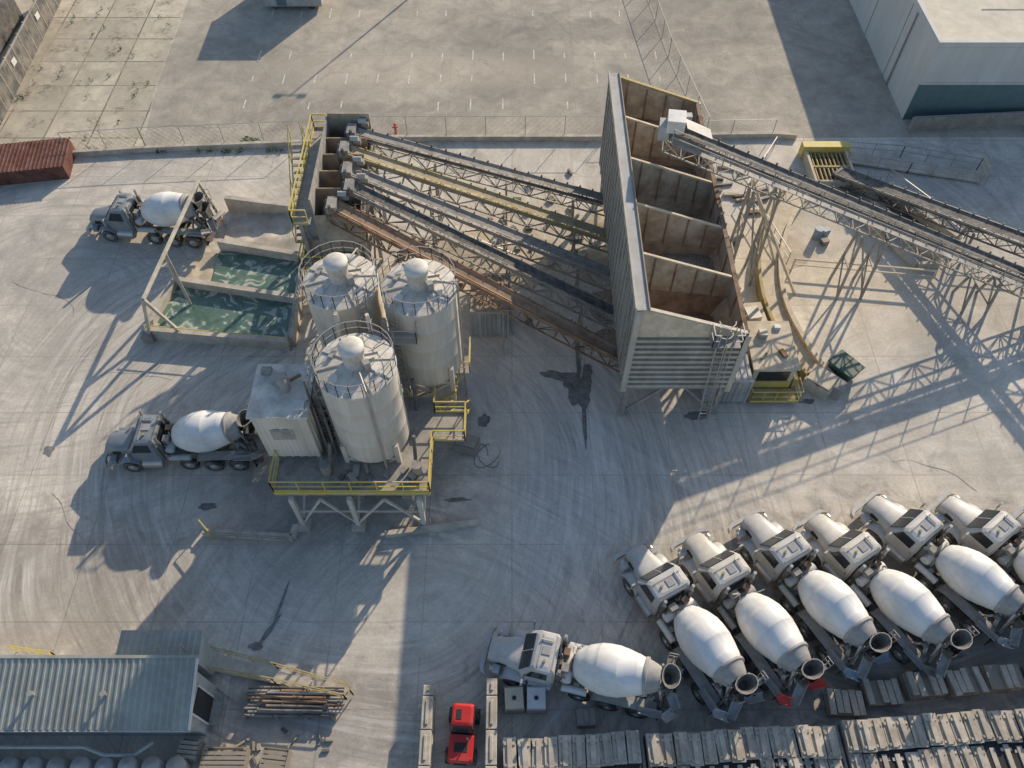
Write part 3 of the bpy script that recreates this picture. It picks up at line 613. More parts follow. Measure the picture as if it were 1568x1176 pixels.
for a, b in (((-23.3, 31, 0), (-22.2, 30.9, 4)), ((-22.2, 30.9, 4), (-21.3, 41.4, 4)), ((-21.3, 41.4, 4), (-20.6, 41.4, 0)), ((-21.3, 41.4, 4), (-22.6, 41.0, 1.5)), ((-21.9, 34.8, 4), (-22.4, 35.3, 1)), ((-21.9, 34.8, 4), (-21.2, 33.6, .4)), ((-22.2, 30.9, 4), (-21.2, 31, .9))): m.beam(a, b, .2, .2, 'conc')
m.cbox((-23.3, 31, .3), (.7, .7, .6), 'concd')
m.obj('pipe_gantry', bevel=.02)

# ------------------------------------------------------------------ right hand incline conveyors
m = MB(); conveyor(m, (9.2, 37.4, 11.2), (38.0, 32.9, 1.0), 'beltk', 'steel', w=.85, h=1.15, walk=True, side='dsteel')
m.cbox((9.3, 37.35, 11.85), (1.0, 1.1, .8), 'white', -.15); m.cbox((8.7, 37.4, 11.3), (.6, .9, .9), 'cont', -.15); m.cbox((10.1, 38.2, 11.5), (.5, .4, .4), 'cont')
m.add([(9.9, 36.9, 11.75), (11.4, 36.65, 11.2), (11.4, 37.55, 11.2), (9.9, 37.8, 11.75)], [(0, 1, 2, 3)], 'cont')
for x, y, z in ((15.3, 36.5, 7.8), (22.5, 35.3, 5.1), (30.5, 34.1, 2.3)):
    for dx in (-1, 1): bent(m, x + dx * .8, y, z, 'steel', 1.2)
    m.beam((x - .8, y - .6, z), (x + .8, y - .6, .5), .1, .1, 'steel')
m.beam((14.8, 36.4, 7.5), (19.0, 34.9, 0), .16, .16, 'hut'); m.beam((14.8, 37.6, 7.5), (18.2, 37.4, 0), .16, .16, 'hut')
m.obj('stacking_conveyor')
m = MB(); conveyor(m, (24.4, 46.2, .7), (37.5, 30.8, 5.2), 'beltk', 'dsteel', w=.95, h=.7, side='steel')
for x, y, z in ((31, 38.5, 2.4), (34.5, 34.4, 3.6)): bent(m, x, y, z, 'steel', 1.2)
m.obj('loading_conveyor')
m = MB()
m.box(22.6, 25.4, 45.2, 45.4, 0, .7, 'conc'); m.box(22.4, 22.6, 45.2, 48.6, 0, .8, 'hut'); m.box(25.4, 25.6, 45.2, 48.6, 0, .8, 'hut'); m.box(22.2, 25.8, 48.6, 49.3, 0, 1.1, 'yellow')
m.box(22.6, 25.4, 45.4, 48.6, .1, .15, 'pit')
for i in range(9): m.box(22.75 + i * .32, 22.85 + i * .32, 45.4, 48.6, .5, .66, 'yellowd')
m.box(22.6, 25.4, 46.8, 47.0, .52, .70, 'yellowd')
m.obj('receiving_hopper', bevel=.015)
wallline('pit_wall', [(25.7, 45.6), (26.6, 42.5), (29.4, 37.6)], .35, .8, 'conc'); wallline('pit_wall', [(27.3, 45.3), (28.2, 43.6), (31.3, 39.3)], .35, .8, 'conc'); wallline('pit_wall', [(22.2, 45.0), (24.2, 43.6), (27.8, 37.2), (29.4, 37.3)], .3, .5, 'conc')
sheet('pit_floor', [(25.8, 45.4), (26.8, 42.5), (29.5, 37.8), (31.2, 39.4), (28.1, 43.5), (27.2, 45.2)], 'pit', .01)
m = MB(); m.rail([(25.6, 47.9, 0), (30, 46.9, 0), (35, 45.6, 0)], 'galv', r=.03, sp=2); m.rail([(25.8, 49.3, 0), (30, 48.8, 0), (35.4, 47.3, 0), (35.4, 45.6, 0)], 'galv', r=.03, sp=2)
m.beam((25.6, 48.6, .2), (35.2, 46.4, .12), 1.3, .12, 'conc'); m.rail([(27.6, 45.2, .8), (31.4, 39.2, .8), (36, 38.6, .8)], 'galv', r=.03, sp=1.8); m.rail([(35.4, 47.3, 0), (35.4, 46.4, 0)], 'yellow', h=1.3, r=.03)
m.obj('ramp_railing')
m = MB(); m.rail([(19.2, 37, 0), (28.4, 35.9, 0)], 'hut', h=1.1, r=.055, sp=4.5); m.rail([(19.0, 37.6, 0), (17.2, 44.5, 0), (20.4, 49.8, 0)], 'galv', h=1.1, r=.03, sp=2.2); m.obj('pipe_railing')
def bez(pts, n=40):
    out = []
    for i in range(len(pts) - 1):
        p0 = Vector(pts[max(0, i - 1)]); p1 = Vector(pts[i]); p2 = Vector(pts[i + 1]); p3 = Vector(pts[min(len(pts) - 1, i + 2)])
        for j in range(n // (len(pts) - 1)):
            t = j / (n // (len(pts) - 1)); out.append(.5 * ((2 * p1) + (-p0 + p2) * t + (2 * p0 - 5 * p1 + 4 * p2 - p3) * t * t + (-p0 + 3 * p1 - 3 * p2 + p3) * t ** 3))
    return out + [Vector(pts[-1])]
cp = [(20.9, 44.5), (18.9, 41.2), (17.5, 37.3), (17.2, 33.2), (18.1, 29.2), (19.1, 27.0)]
cv = bez(cp)
def ribbon(m, pts, off, w, h, k, z0=0.):
    n = len(pts); L_ = []; R_ = []
    for i in range(n):
        d = (pts[min(n - 1, i + 1)] - pts[max(0, i - 1)]).normalized(); s_ = Vector((d.y, -d.x)); L_.append(pts[i] + s_ * (off - w / 2)); R_.append(pts[i] + s_ * (off + w / 2))
    rings = [[(a.x, a.y, z0), (b.x, b.y, z0), (b.x, b.y, h), (a.x, a.y, h)] for a, b in zip(L_, R_)]
    m.loft(rings, k)
m = MB(); ribbon(m, cv, .62, .2, .9, 'yellowd'); ribbon(m, cv, -.85, .3, .7, 'hut'); ribbon(m, cv, -.08, 1.2, .4, 'hut', .004); m.obj('curved_wall')

m = MB(); m.box(14.4, 16.9, 27.0, 30.4, .4, 2.3, 'hut'); m.box(14.25, 17.05, 26.85, 30.55, 2.302, 2.42, 'hut'); m.box(14.7, 16.6, 26.95, 26.998, 1.1, 2.0, 'glass'); m.box(14.4, 16.9, 26.96, 26.999, .4, 1.0, 'yellow')
m.box(14.3, 17.3, 25.9, 26.9, .3, .4, 'yellowd'); m.rail([(14.3, 26.9, .4), (14.3, 25.9, .4), (17.3, 25.9, .4), (17.3, 27, .4)], 'yellow', r=.03, toe=True, sp=.8)
m.cbox((15.2, 29.4, 2.6), (.5, .5, .35), 'galv'); m.cbox((16.2, 28, 2.5), (.3, .6, .15), 'rust', .4); m.box(17.05, 17.3, 27, 31, .0, 1.2, 'yellowd'); m.cbox((16.2, 30.0, 2.5), (.4, .3, .2), 'white'); m.cbox((15, 27.8, 2.5), (.6, .1, .14), 'dsteel', .8)
m.obj('control_hut', bevel=.02)
m = MB(); m.cbox((15.6, 32.2, .4), (1.6, 2.4, .8), 'hut', .1); m.cbox((15.5, 32.3, .95), (.9, 1.0, .4), 'galv', .2); m.cyl((15.2, 31.4, .9), (16, 31.4, .9), .2, 'white', 10); m.obj('pump_skid', bevel=.02)

def container(name, x0, x1, y0, y1, h, kw, kr):
    m = MB(); m.box(x0, x1, y0, y1, .1, h, kw); m.corr((x0 + .1, y0 - .002, .15), (x1 - x0 - .2, 0, 0), (0, 0, h - .25), kw, .3, .05)
    m.corr((x0 + .08, y0 + .05, h + .003), (x1 - x0 - .16, 0, 0), (0, y1 - y0 - .1, 0), kr, .4, .05)
    m.corr((x0 - .002, y1 - .1, .15), (0, y0 - y1 + .2, 0), (0, 0, h - .25), kw, .3, .05); m.corr((x1 + .002, y0 + .1, .15), (0, y1 - y0 - .2, 0), (0, 0, h - .25), kw, .3, .05)
    for x in (x0, x1):
        for y in (y0, y1): m.box(x - .07, x + .07, y - .07, y + .07, 0, h + .06, kw)
    for y in (y0, y1): m.box(x0 + .07, x1 - .07, y - .06, y + .06, h - .06, h + .05, kw)
    for f in (.35, .45, .55, .65): m.cyl((x0 + (x1 - x0) * f, y0 - .1, .2), (x0 + (x1 - x0) * f, y0 - .1, h - .1), .025, 'galv', 6)
    return m.obj(name)
container('shipping_container', -2.6, -.25, 31.2, 34.4, 2.4, 'cont', 'conttan'); container('shipping_container', 11.6, 14.1, 26.1, 28.3, 2.3, 'cont', 'cont')
m = MB(); m.loft([[(-.85, -.6, .15), (.85, -.6, .15), (.85, .6, .15), (-.85, .6, .15)], [(-1, -.75, 1.3), (1, -.75, 1.3), (1, .75, 1.3), (-1, .75, 1.3)]], 'green')
m.box(-1.05, 1.05, -.8, .8, 1.302, 1.38, 'green'); m.box(-.03, .03, -.8, .8, 1.381, 1.42, 'dark')
for x in (-.6, 0, .6): m.box(x - .04, x + .04, -.8, -.7, .4, 1.2, 'green')
m.obj('dumpster', (20.5, 28.2, 0), -.9, bevel=.02, scale=.85)
m = MB(); m.cbox((0, 0, .45), (1.7, 1.5, .9), 'conc'); m.cbox((0, 0, .95), (1.5, 1.3, .1), 'hut'); m.cbox((1.1, .2, .5), (.6, .9, 1.0), 'steel'); m.obj('equipment_cabinet', (18.9, 27.3, 0), -.7, bevel=.02)
m = MB(); m.cyl((0, 0, 0), (0, 0, .9), .3, 'blue', 14); m.cbox((.7, .1, .3), (.5, .4, .5), 'blue'); m.cbox((.2, -.7, .2), (.5, .4, .4), 'dsteel'); m.obj('blue_drums', (21.6, 40.1, 0), .3)
m = MB(); m.cbox((0, 0, .3), (.8, .5, .5), 'dsteel'); m.cyl((-.6, 0, .6), (.6, 0, .6), .25, 'steel'); m.cyl((0, .3, .3), (2.5, 1.6, .1), .06, 'rust', 8); m.obj('water_pump', (15.6, 39.5, 0), .5)
m = MB()
for _ in range(26): x, y = R(13, 19.5), R(42.5, 49); l = R(.5, 2); a = R(-.5, .5); m.cbox((x, y, .1), (l, R(.1, .3), R(.1, .3)), random.choice(['steel', 'rust', 'conc', 'dsteel']), a)
for _ in range(34): x, y = R(-2, 5), R(32, 47); m.cbox((x, y, .12), (R(.2, .9), R(.15, .5), R(.1, .3)), random.choice(['steel', 'rust', 'conc', 'dsteel']), R(0, 3))
for _ in range(24): x, y = R(-8, -3.5), R(28.5, 40); m.cbox((x, y, .15), (R(.2, .9), R(.15, .5), R(.1, .4)), random.choice(['steel', 'rust', 'conc', 'dsteel']), R(0, 3))
m.obj('scrap_pieces')
m = MB()
for x, y, r, h, k in ((6.5, 41.5, 1.4, .3, 'sand'), (6, 37.7, 1.6, .3, 'sand'), (6.2, 34, 1.3, .3, 'gravel'), (6.2, 30.7, 1.1, .25, 'gravel'), (1, 38, 2.4, .15, 'sand'), (-3, 39, 2.2, .18, 'sand'), (-7.5, 36, 1.5, .2, 'sand'), (18.8, 38.6, 1.8, .12, 'sand')):
    n = 24; vs = [(x, y, h)]
    for j, f in enumerate((.35, .7, 1)):
        for i in range(n): a = 6.283 * i / n; rr = r * f * (1 + .35 * noise.noise(Vector((math.cos(a) * 1.5 + x, math.sin(a) * 1.5 + y, 0)))); vs.append((x + rr * math.cos(a), y + rr * math.sin(a), max(.012, h * (1 - f) * (1 + .3 * noise.noise(Vector((a * 3, f * 5, x)))))))
    fs = [(0, 1 + i, 1 + (i + 1) % n) for i in range(n)] + [(1 + j * n + i, 1 + (j + 1) * n + i, 1 + (j + 1) * n + (i + 1) % n, 1 + j * n + (i + 1) % n) for j in range(2) for i in range(n)]
    m.add(vs, fs, k, True)
m.obj('spilled_aggregate')

# ------------------------------------------------------------------ mixer trucks
def truck_mesh(cab, chute, tank='white', seed=0):
    random.seed(seed)
    m = MB()
    for y in (-.42, .42): m.box(-4.1, 4.1, y - .06, y + .06, .78, 1.05, 'dsteel')
    for x in (-3.9, -2.2, -.6, .9, 2.2): m.box(x - .06, x + .06, -.36, .36, .8, 1.02, 'dsteel')
    def wheel(x, y, w, s_):
        r = .53; a = (x, y - w / 2 * s_, r); b = (x, y + w / 2 * s_, r)
        m.lathe(a, b, [(0, .30), (0.0, r - .08), (.05, r), (w - .05, r), (w, r - .08), (w, .30), (w - .08, .28), (w - .08, .01)], 'tyre', 20, True, False)
        m.lathe(a, b, [(w - .1, .30), (w - .02, .27), (w - .06, .14), (w + .03, .12), (w + .03, .01)], 'chrome', 14, True, False)
    for s_ in (-1, 1):
        wheel(3.05, s_ * 1.08, .32, s_)
        for x in (-1.55, -2.95): wheel(x, s_ * .96, .62, s_)
        wheel(-.15, s_ * 1.0, .3, s_)
    for x in (3.05, -1.55, -2.95): m.cyl((x, -.8, .53), (x, .8, .53), .1, 'dsteel', 8)
    def sec(x, hw, zt, zb, rd=.22):
        return [(x, -hw, zb), (x, -hw, zt - rd), (x, -hw + rd * .3, zt - rd * .3), (x, -hw + rd, zt), (x, -hw * .35, zt + .04), (x, hw * .35, zt + .04), (x, hw - rd, zt), (x, hw - rd * .3, zt - rd * .3), (x, hw, zt - rd), (x, hw, zb)]
    m.loft([sec(4.5, .50, 1.42, .75), sec(4.35, .58, 1.56, .72), sec(3.6, .66, 1.76, .9), sec(2.75, .84, 1.95, .9)], cab, True)
    m.box(4.49, 4.53, -.42, .42, .85, 1.34, 'dark')
    for i in range(6): m.box(4.53, 4.545, -.38 + i * .145, -.34 + i * .145, .87, 1.32, 'chrome')
    m.box(3.4, 4.0, -.68, -.665, 1.2, 1.45, 'dark'); m.box(3.4, 4.0, .665, .68, 1.2, 1.45, 'dark')
    m.loft([[(4.45, -1.2, .5), (4.7, -1.1, .5), (4.7, -1.1, .82), (4.45, -1.2, .82)], [(4.6, -.9, .5), (4.82, -.85, .5), (4.82, -.85, .82), (4.6, -.9, .82)], [(4.6, .9, .5), (4.82, .85, .5), (4.82, .85, .82), (4.6, .9, .82)], [(4.45, 1.2, .5), (4.7, 1.1, .5), (4.7, 1.1, .82), (4.45, 1.2, .82)]], 'chrome')
    for s_ in (-1, 1):
        rings = []
        for i in range(9):
            a = math.pi * (.05 + .95 * i / 8); c, sn = math.cos(a), math.sin(a); ro, ri = .74, .68; cx, cz = 3.08, .52
            yo, yi = s_ * 1.22, s_ * .60
            rings.append([(cx + ri * c, yi, cz + ri * sn * 1.02), (cx + ri * c, yo, cz + ri * sn * .94), (cx + ro * c, yo, cz + ro * sn * .96), (cx + ro * c, yi, cz + ro * sn * 1.12)])
        m.loft(rings, cab, True)
        m.lathe((4.1, s_ * .86, 1.05), (4.45, s_ * .86, 1.05), [(0, .17), (.2, .16), (.22, .1), (.23, .01)], 'chrome', 12, True)
        m.cbox((3.98, s_ * .88, 1.0), (.34, .42, .38), cab)
        m.box(1.4, 2.5, s_ * 1.02 - .14, s_ * 1.02 + .14, .42, .46, 'chrome')
        m.cyl((1.25, s_ * .98, .78), (2.35, s_ * .98, .78), .31, 'chrome', 14)
        m.cyl((.98, s_ * .82, 1.0), (.98, s_ * .82, 3.2), .085, 'chrome', 10); m.cyl((.98, s_ * .82, 1.5), (.98, s_ * .82, 2.6), .13, 'dsteel', 10)
        m.beam((2.55, s_ * 1.05, 2.1), (2.6, s_ * 1.45, 2.25), .03, .03, 'dark'); m.cbox((2.6, s_ * 1.47, 2.2), (.1, .2, .5), 'chrome')
        rings = []
        for x, z in ((-3.85, .75), (-3.75, 1.12), (-3.4, 1.24), (-1.1, 1.24), (-.78, 1.12), (-.68, .8)):
            rings.append([(x, s_ * .62, z), (x, s_ * 1.2, z), (x, s_ * 1.2, z + .04), (x, s_ * .62, z + .04)])
        m.loft(rings, 'drumend', False)
        m.cyl((-.45, s_ * 1.0, 1.28), (.75, s_ * 1.0, 1.28), .18, tank, 12)
    def rr(x0, x1, hw, z, c=.12): return [(x0, -hw + c, z), (x0 + c, -hw, z), (x1 - c, -hw, z), (x1, -hw + c * 1.6, z), (x1, hw - c * 1.6, z), (x1 - c, hw, z), (x0 + c, hw, z), (x0, hw - c, z)]
    m.loft([rr(1.15, 2.8, 1.02, .75), rr(1.15, 2.86, 1.06, 1.92), rr(1.2, 2.34, .97, 2.70), rr(1.28, 2.22, .90, 2.80), rr(1.45, 2.05, .68, 2.85)], cab, False)
    m.loft([[(2.865, -.86, 1.95), (2.865, .86, 1.95), (2.885, .86, 1.96), (2.885, -.86, 1.96)], [(2.37, -.79, 2.68), (2.37, .79, 2.68), (2.40, .79, 2.69), (2.40, -.79, 2.69)]], 'glass')
    m.beam((2.90, 0, 1.95), (2.40, 0, 2.70), .04, .03, cab)
    m.cbox((2.02, 0, 2.855), (.06, 1.5, .03), 'drumend'); m.cbox((1.35, 0, 2.82), (.08, 1.6, .04), 'drumend')
    for s_ in (-1, 1):
        m.add([(1.5, s_ * 1.075, 1.98), (2.55, s_ * 1.08, 1.98), (2.25, s_ * 1.0, 2.62), (1.5, s_ * .995, 2.62)], [(0, 1, 2, 3)], 'glass'); m.cbox((1.35, s_ * 1.07, 1.7), (.05, .03, .25), 'chrome')
    m.box(1.135, 1.15, -.6, .6, 2.0, 2.5, 'glass')
    m.cyl((1.75, .45, 2.84), (1.75, .45, 2.96), .07, 'yellowd', 10); m.cyl((1.5, -.5, 2.91), (2.1, -.5, 2.91), .035, 'chrome', 8); m.cbox((1.75, -.05, 2.865), (.4, .4, .05), 'drumend')
    m.lathe((.62, -.9, 1.75), (.62, .9, 1.75), [(0, .15), (.05, .26), (1.75, .26), (1.8, .15)], tank, 14)
    for s_ in (-1, 1): m.beam((.25, s_ * .42, 1), (.32, s_ * .25, 2.2), .14, .14, cab)
    m.cbox((.3, 0, 2.1), (.35, .7, .5), 'dsteel'); m.cbox((.75, .35, 2.2), (.35, .4, .34), 'steel'); m.cbox((.8, -.4, 2.1), (.3, .35, .4), 'rust'); m.box(.0, 1.05, -.85, .85, 1.1, 1.16, 'steel')
    for _ in range(12): a = (R(.1, 1.0), R(-.8, .8), R(1.3, 2.4)); b = (a[0] + R(-.4, .4), a[1] + R(-.5, .5), a[2] + R(-.5, .3)); m.cyl(a, b, R(.025, .05), random.choice(['dark', 'dsteel', 'galv']), 6)
    for _ in range(8): m.cbox((R(.05, 1.05), R(-.85, .85), R(1.2, 2.1)), (R(.1, .3), R(.1, .3), R(.1, .3)), random.choice(['dsteel', 'steel', 'galv', tank]))
    A, B = Vector((.28, 0, 2.02)), Vector((-3.75, 0, 2.98))
    prof = [(-.05, .01), (-.03, .50), (.06, .66), (.3, .82), (.60, .965), (.615, .98), (.9, 1.07), (1.15, 1.13), (1.165, 1.145), (1.6, 1.17), (2.1, 1.145), (2.115, 1.13), (2.5, 1.05), (2.9, .93), (2.915, .94), (3.25, .81)]
    m.lathe(A, B, prof, 'drum', 44, True, False)
    m.lathe(A, B, [(3.25, .81), (3.27, .87), (3.40, .87), (3.42, .77), (3.7, .66), (3.98, .52), (4.0, .42), (3.9, .3)], 'drumend', 32, True, False)
    for s_ in (-1, 1):
        m.beam((-3.6, s_ * .45, 1), (-3.25, s_ * .62, 2.35), .14, .18, cab); m.beam((-3.95, s_ * .45, 1), (-3.6, s_ * .6, 3.1), .1, .12, cab); m.beam((-2.9, s_ * .5, 1), (-3.3, s_ * .6, 2.3), .1, .1, cab)
        m.beam((-3.95, s_ * .9, .9), (-3.7, s_ * .55, 3.3), .06, .06, 'dsteel'); m.cyl((-3.4, s_ * .72, 2.2), (-3.15, s_ * .72, 2.25), .16, 'dsteel', 10)
    m.beam((-3.25, -.65, 2.3), (-3.25, .65, 2.3), .16, .14, cab)
    def rnd(x0, x1, hw, z, n=12): return [((x0 + x1) / 2 + (x1 - x0) / 2 * math.cos(t) * (1 if math.cos(t) < 0 else .8), hw * math.sin(t), z) for t in [2 * math.pi * i / n for i in range(n)]]
    r0, r1, r2 = rnd(-4.35, -3.45, .55, 3.72), rnd(-4.15, -3.6, .36, 3.35), rnd(-4.0, -3.65, .22, 3.05)
    m.loft([r0, r1, r2], 'drumend', True, cap=False)
    m.loft([[(-3.9 + (x + 3.9) * .92, y * .92, z - .005) for x, y, z in r0], [(-3.88 + (x + 3.88) * .9, y * .85, z) for x, y, z in r1], [(x, y * .8, z) for x, y, z in r2]], 'dsteel', True, cap=False, capend=True)
    for a, b in zip(r0, r0[1:] + r0[:1]): m.beam(a, b, .045, .045, 'steel')
    m.loft([[(-4.35, -.45, 2.9), (-3.85, -.5, 2.9), (-3.85, .5, 2.9), (-4.35, .45, 2.9)], [(-4.3, -.22, 2.0), (-3.95, -.25, 2.0), (-3.95, .25, 2.0), (-4.3, .22, 2.0)]], 'dsteel', cap=False)
    m.trough((-4.1, .0, 1.95), (-4.65, .85, 1.5), .25, 'drumend', r2=.22); m.trough((-4.6, .88, 1.6), (-4.1, 1.4, 1.9), .22, chute); m.trough((-4.35, -.3, 1.6), (-4.6, -1.2, 1.45), .2, chute)
    m.trough((-2.9, 1.2, 1.45), (-4.0, 1.2, 1.5), .18, 'drumend'); m.beam((-4.1, 0, 1.0), (-4.15, 0, 1.9), .12, .12, 'dsteel')
    m.box(-4.35, -3.9, -1.2, 1.2, .75, .85, 'dsteel'); m.ladder((-4.15, -.95, .5), (-4.0, -.75, 3.5), .4, 'galv', (0, 1, 0)); m.box(-4.2, -3.8, -1.1, -.6, 2.6, 2.64, 'dsteel')
    m.rail([(-4.2, -1.1, 2.64), (-3.8, -1.1, 2.64)], 'galv', h=.8, r=.02)
    for _ in range(10): a = (R(-4.3, -3.5), R(-.9, .9), R(1.2, 2.7)); b = (a[0] + R(-.2, .2), a[1] + R(-.4, .4), a[2] + R(-.6, .3)); m.cyl(a, b, R(.025, .06), random.choice(['dark', 'dsteel', 'steel']), 6)
    for s_ in (-1, 1): m.box(-3.95, -3.92, s_ * .93 - .3, s_ * .93 + .3, .3, 1.0, 'dark'); m.cbox((-4.37, s_ * 1.0, .8), (.04, .2, .1), 'lred')
    me = bpy.data.meshes.new('concrete_mixer_truck'); me.from_pydata(m.v, [], m.f)
    for k in m.mats: me.materials.append(M[k])
    me.polygons.foreach_set('material_index', m.m); me.polygons.foreach_set('use_smooth', m.sm); me.update(); return me
tw = truck_mesh('cabw', 'drumend', seed=1); tg = truck_mesh('cabg', 'drumend', 'cont', 2); tr = truck_mesh('cabb', 'lred', 'drumend', 3); tb = truck_mesh('cabw', 'blue', 'cont', 4); tc_ = truck_mesh('cabb', 'dsteel', 'white', 5)
random.seed(99)
def truck(me, fx, fy, rx, ry):
    d = Vector((fx - rx, fy - ry)).normalized(); c = (Vector((fx, fy)) + Vector((rx, ry))) / 2
    place(me, 'concrete_mixer_truck', (c.x, c.y, 0), math.atan2(d.y, d.x), bevel=.015)
truck(tg, -29.6, 41.0, -20.5, 40.1); truck(tg, -23.2, 22.5, -13.9, 22.7); truck(tw, -1.3, 11.1, 7.9, 8.9)
truck(tw, 6.4, 16.1, 10.7, 8.3); truck(tr, 9.5, 16.8, 13.8, 8.9); truck(tb, 12.8, 17.8, 17.1, 10.2); truck(tc_, 16.2, 17.8, 20.9, 10.3)
truck(tw, 19.5, 18.9, 24.9, 11.7); truck(tb, 23.5, 18.9, 28.8, 11.6); truck(tw, 27.4, 18.0, 32.6, 10.8)

# ------------------------------------------------------------------ bottom bays
def blockwall(name, x, y0, y1, w=.75, h=1.4):
    m = MB(); y = y0
    while y < y1 - .3:
        l = min(1.5, y1 - y) - .03; m.box(x - w / 2, x + w / 2, y, y + l, 0, h / 2 - .01, 'block'); m.box(x - w / 2 + R(0, .03), x + w / 2 - R(0, .03), y + R(0, .02), y + l, h / 2, h, 'block')
        m.box(x - .08, x + .08, y + .2, y + l - .2, h, h + .08, 'block'); y += 1.5
    return m.obj(name, bevel=.03)
blockwall('concrete_block_wall', -3.95, 4.3, 9.3, .55); blockwall('concrete_block_wall', -.95, 4.3, 9.6, .55)
m = MB()
def rr(x0, x1, y0, y1, z, c=.08): return [(x0 + c, y0, z), (x1 - c, y0, z), (x1, y0 + c, z), (x1, y1 - c, z), (x1 - c, y1, z), (x0 + c, y1, z), (x0, y1 - c, z), (x0, y0 + c, z)]
m.loft([rr(-.55, .55, -1.3, -.1, .45), rr(-.58, .58, -1.35, -.1, .9), rr(-.5, .5, -1.25, -.15, 1.05)], 'red'); m.box(-.5, .5, -.12, 1.1, .45, .8, 'red')
m.loft([rr(-.55, .55, -.1, 1.2, .8), rr(-.55, .55, -.1, 1.2, 1.2), rr(-.48, .48, .15, 1.05, 1.65)], 'glass'); m.loft([rr(-.5, .5, .12, 1.08, 1.65), rr(-.48, .48, .14, 1.06, 1.72), rr(-.38, .38, .24, .96, 1.76)], 'red')
for x in (-.53, .53):
    for y, yt in ((-.08, .16), (.6, .6), (1.17, 1.0)): m.beam((x, y, .8), (x * .87, yt, 1.66), .07, .07, 'red')
for x in (-.6, .6):
    for y in (-.95, .8): m.cyl((x - .12, y, .36), (x + .12, y, .36), .36, 'tyre', 16)
m.box(-.3, .3, -1.37, -1.35, .5, .85, 'dark'); m.box(-.45, .45, 1.1, 1.3, .45, .6, 'dsteel'); m.box(-.3, .3, -.9, -.5, 1.052, 1.07, 'dark')
m.box(-.3, -.05, .35, .8, 1.762, 1.78, 'dark'); m.cyl((.3, -.4, 1.0), (.3, -.4, 1.6), .04, 'dsteel', 8)
m.obj('utility_vehicle', (-2.3, 7.3, 0), -.06, bevel=.02)
for x, k in ((.1, 'hut'), (1.15, 'white')):
    m = MB(); m.cbox((0, 0, .62), (.88, .98, .9), k)
    for i in range(6):
        f = -.48 + i * .19
        for yy in (-.52, .52): m.beam((f, yy, .15), (f, yy, 1.12), .025, .025, 'galv')
        for xx in (-.47, .47): m.beam((xx, f, .15), (xx, f, 1.12), .025, .025, 'galv')
    for z in (.2, .6, 1.1):
        for yy in (-.52, .52): m.beam((-.47, yy, z), (.47, yy, z), .025, .025, 'galv')
    for y in (-.4, 0, .4): m.cbox((0, y, .08), (1.0, .14, .14), 'wood')
    m.cyl((0, 0, 1.07), (0, 0, 1.14), .1, 'dark', 10); m.obj('liquid_tote', (x, 8.75, 0), R(-.1, .1), bevel=.02)
m = MB(); m.cbox((0, 0, .35), (.9, .8, .7), 'concd'); m.cbox((0, 0, .74), (.25, .6, .08), 'concd'); m.obj('concrete_block', (3.5, 8.0, 0), .05, bevel=.04)

def precast(name, a, b, z, w=1.35, pitch=.62, rows=1, k='block'):
    m = MB(); a, b = Vector((*a, 0)), Vector((*b, 0)); d = (b - a).normalized(); s_ = Vector((d.y, -d.x, 0)); n = int((b - a).length / pitch); ang = math.atan2(d.y, d.x)
    for j in range(rows):
        drift = 0
        for i in range(n):
            drift = .7 * drift + R(-.09, .09)
            if random.random() < .035: continue
            c = a + d * (pitch * (i + .5) + R(-.03, .03)) + s_ * (w * (j + .5) + j * .02) + s_ * drift; zz = z + R(-.05, .06) + (-.2 * j) + (.17 if random.random() < .12 else 0); an = ang + R(-.045, .045)
            m.cbox(c + Vector((0, 0, zz - .1)), (pitch * .95, w, .2), k if random.random() > .25 else 'conc', an)
            m.cbox(c + Vector((0, 0, zz + .05)), (pitch * .36, w * .9, .098), k, an)
            m.cbox(c - s_ * w * .30 + Vector((0, 0, zz + .03)), (pitch * .8, w * .1, .06), k, an); m.cbox(c + s_ * w * .36 + Vector((0, 0, zz + .03)), (pitch * .8, w * .08, .06), k, an)
    for zz in [z - .35 - .32 * i for i in range(int((z - .2) / .32))]:
        cc = (a + b) / 2 + s_ * (w * rows / 2); m.cbox(cc + Vector((0, 0, zz)), ((b - a).length, w * rows * .98, .26), 'concd', ang); m.cbox(cc + Vector((0, 0, zz + .15)), ((b - a).length - .3, w * rows * .9, .04), 'dark', ang)
    return m.obj(name)
precast('precast_beam_stack', (-.4, 6.95), (6.0, 7.15), 1.4, rows=2); precast('precast_beam_stack', (6.1, 7.15), (15.0, 7.55), 1.5, rows=2); precast('precast_beam_stack', (15.1, 7.6), (26.5, 8.3), 1.6, rows=2)
for x, y, a, n in ((15.9, 8.75, .05, 2), (17.9, 9.2, .07, 2), (19.8, 9.4, .1, 3), (21.8, 9.5, .1, 3), (23.8, 9.75, .1, 3), (25.8, 9.9, .1, 3)):
    m = MB()
    for j in range(n):
        m.cbox((0, 0, .1 + j * .32), (1.7, 1.15, .12), 'wood')
        for i in range(5):
            if j == n - 1 and random.random() < .15: continue
            m.cbox((-.68 + i * .34 + R(-.02, .02), R(-.05, .05), .25 + j * .32), (.29, R(1.0, 1.2), .16), 'block', R(-.03, .03))
    m.obj('block_pallet', (x + R(-.1, .1), y + R(-.1, .1), 0), a + R(-.08, .08), bevel=.012)

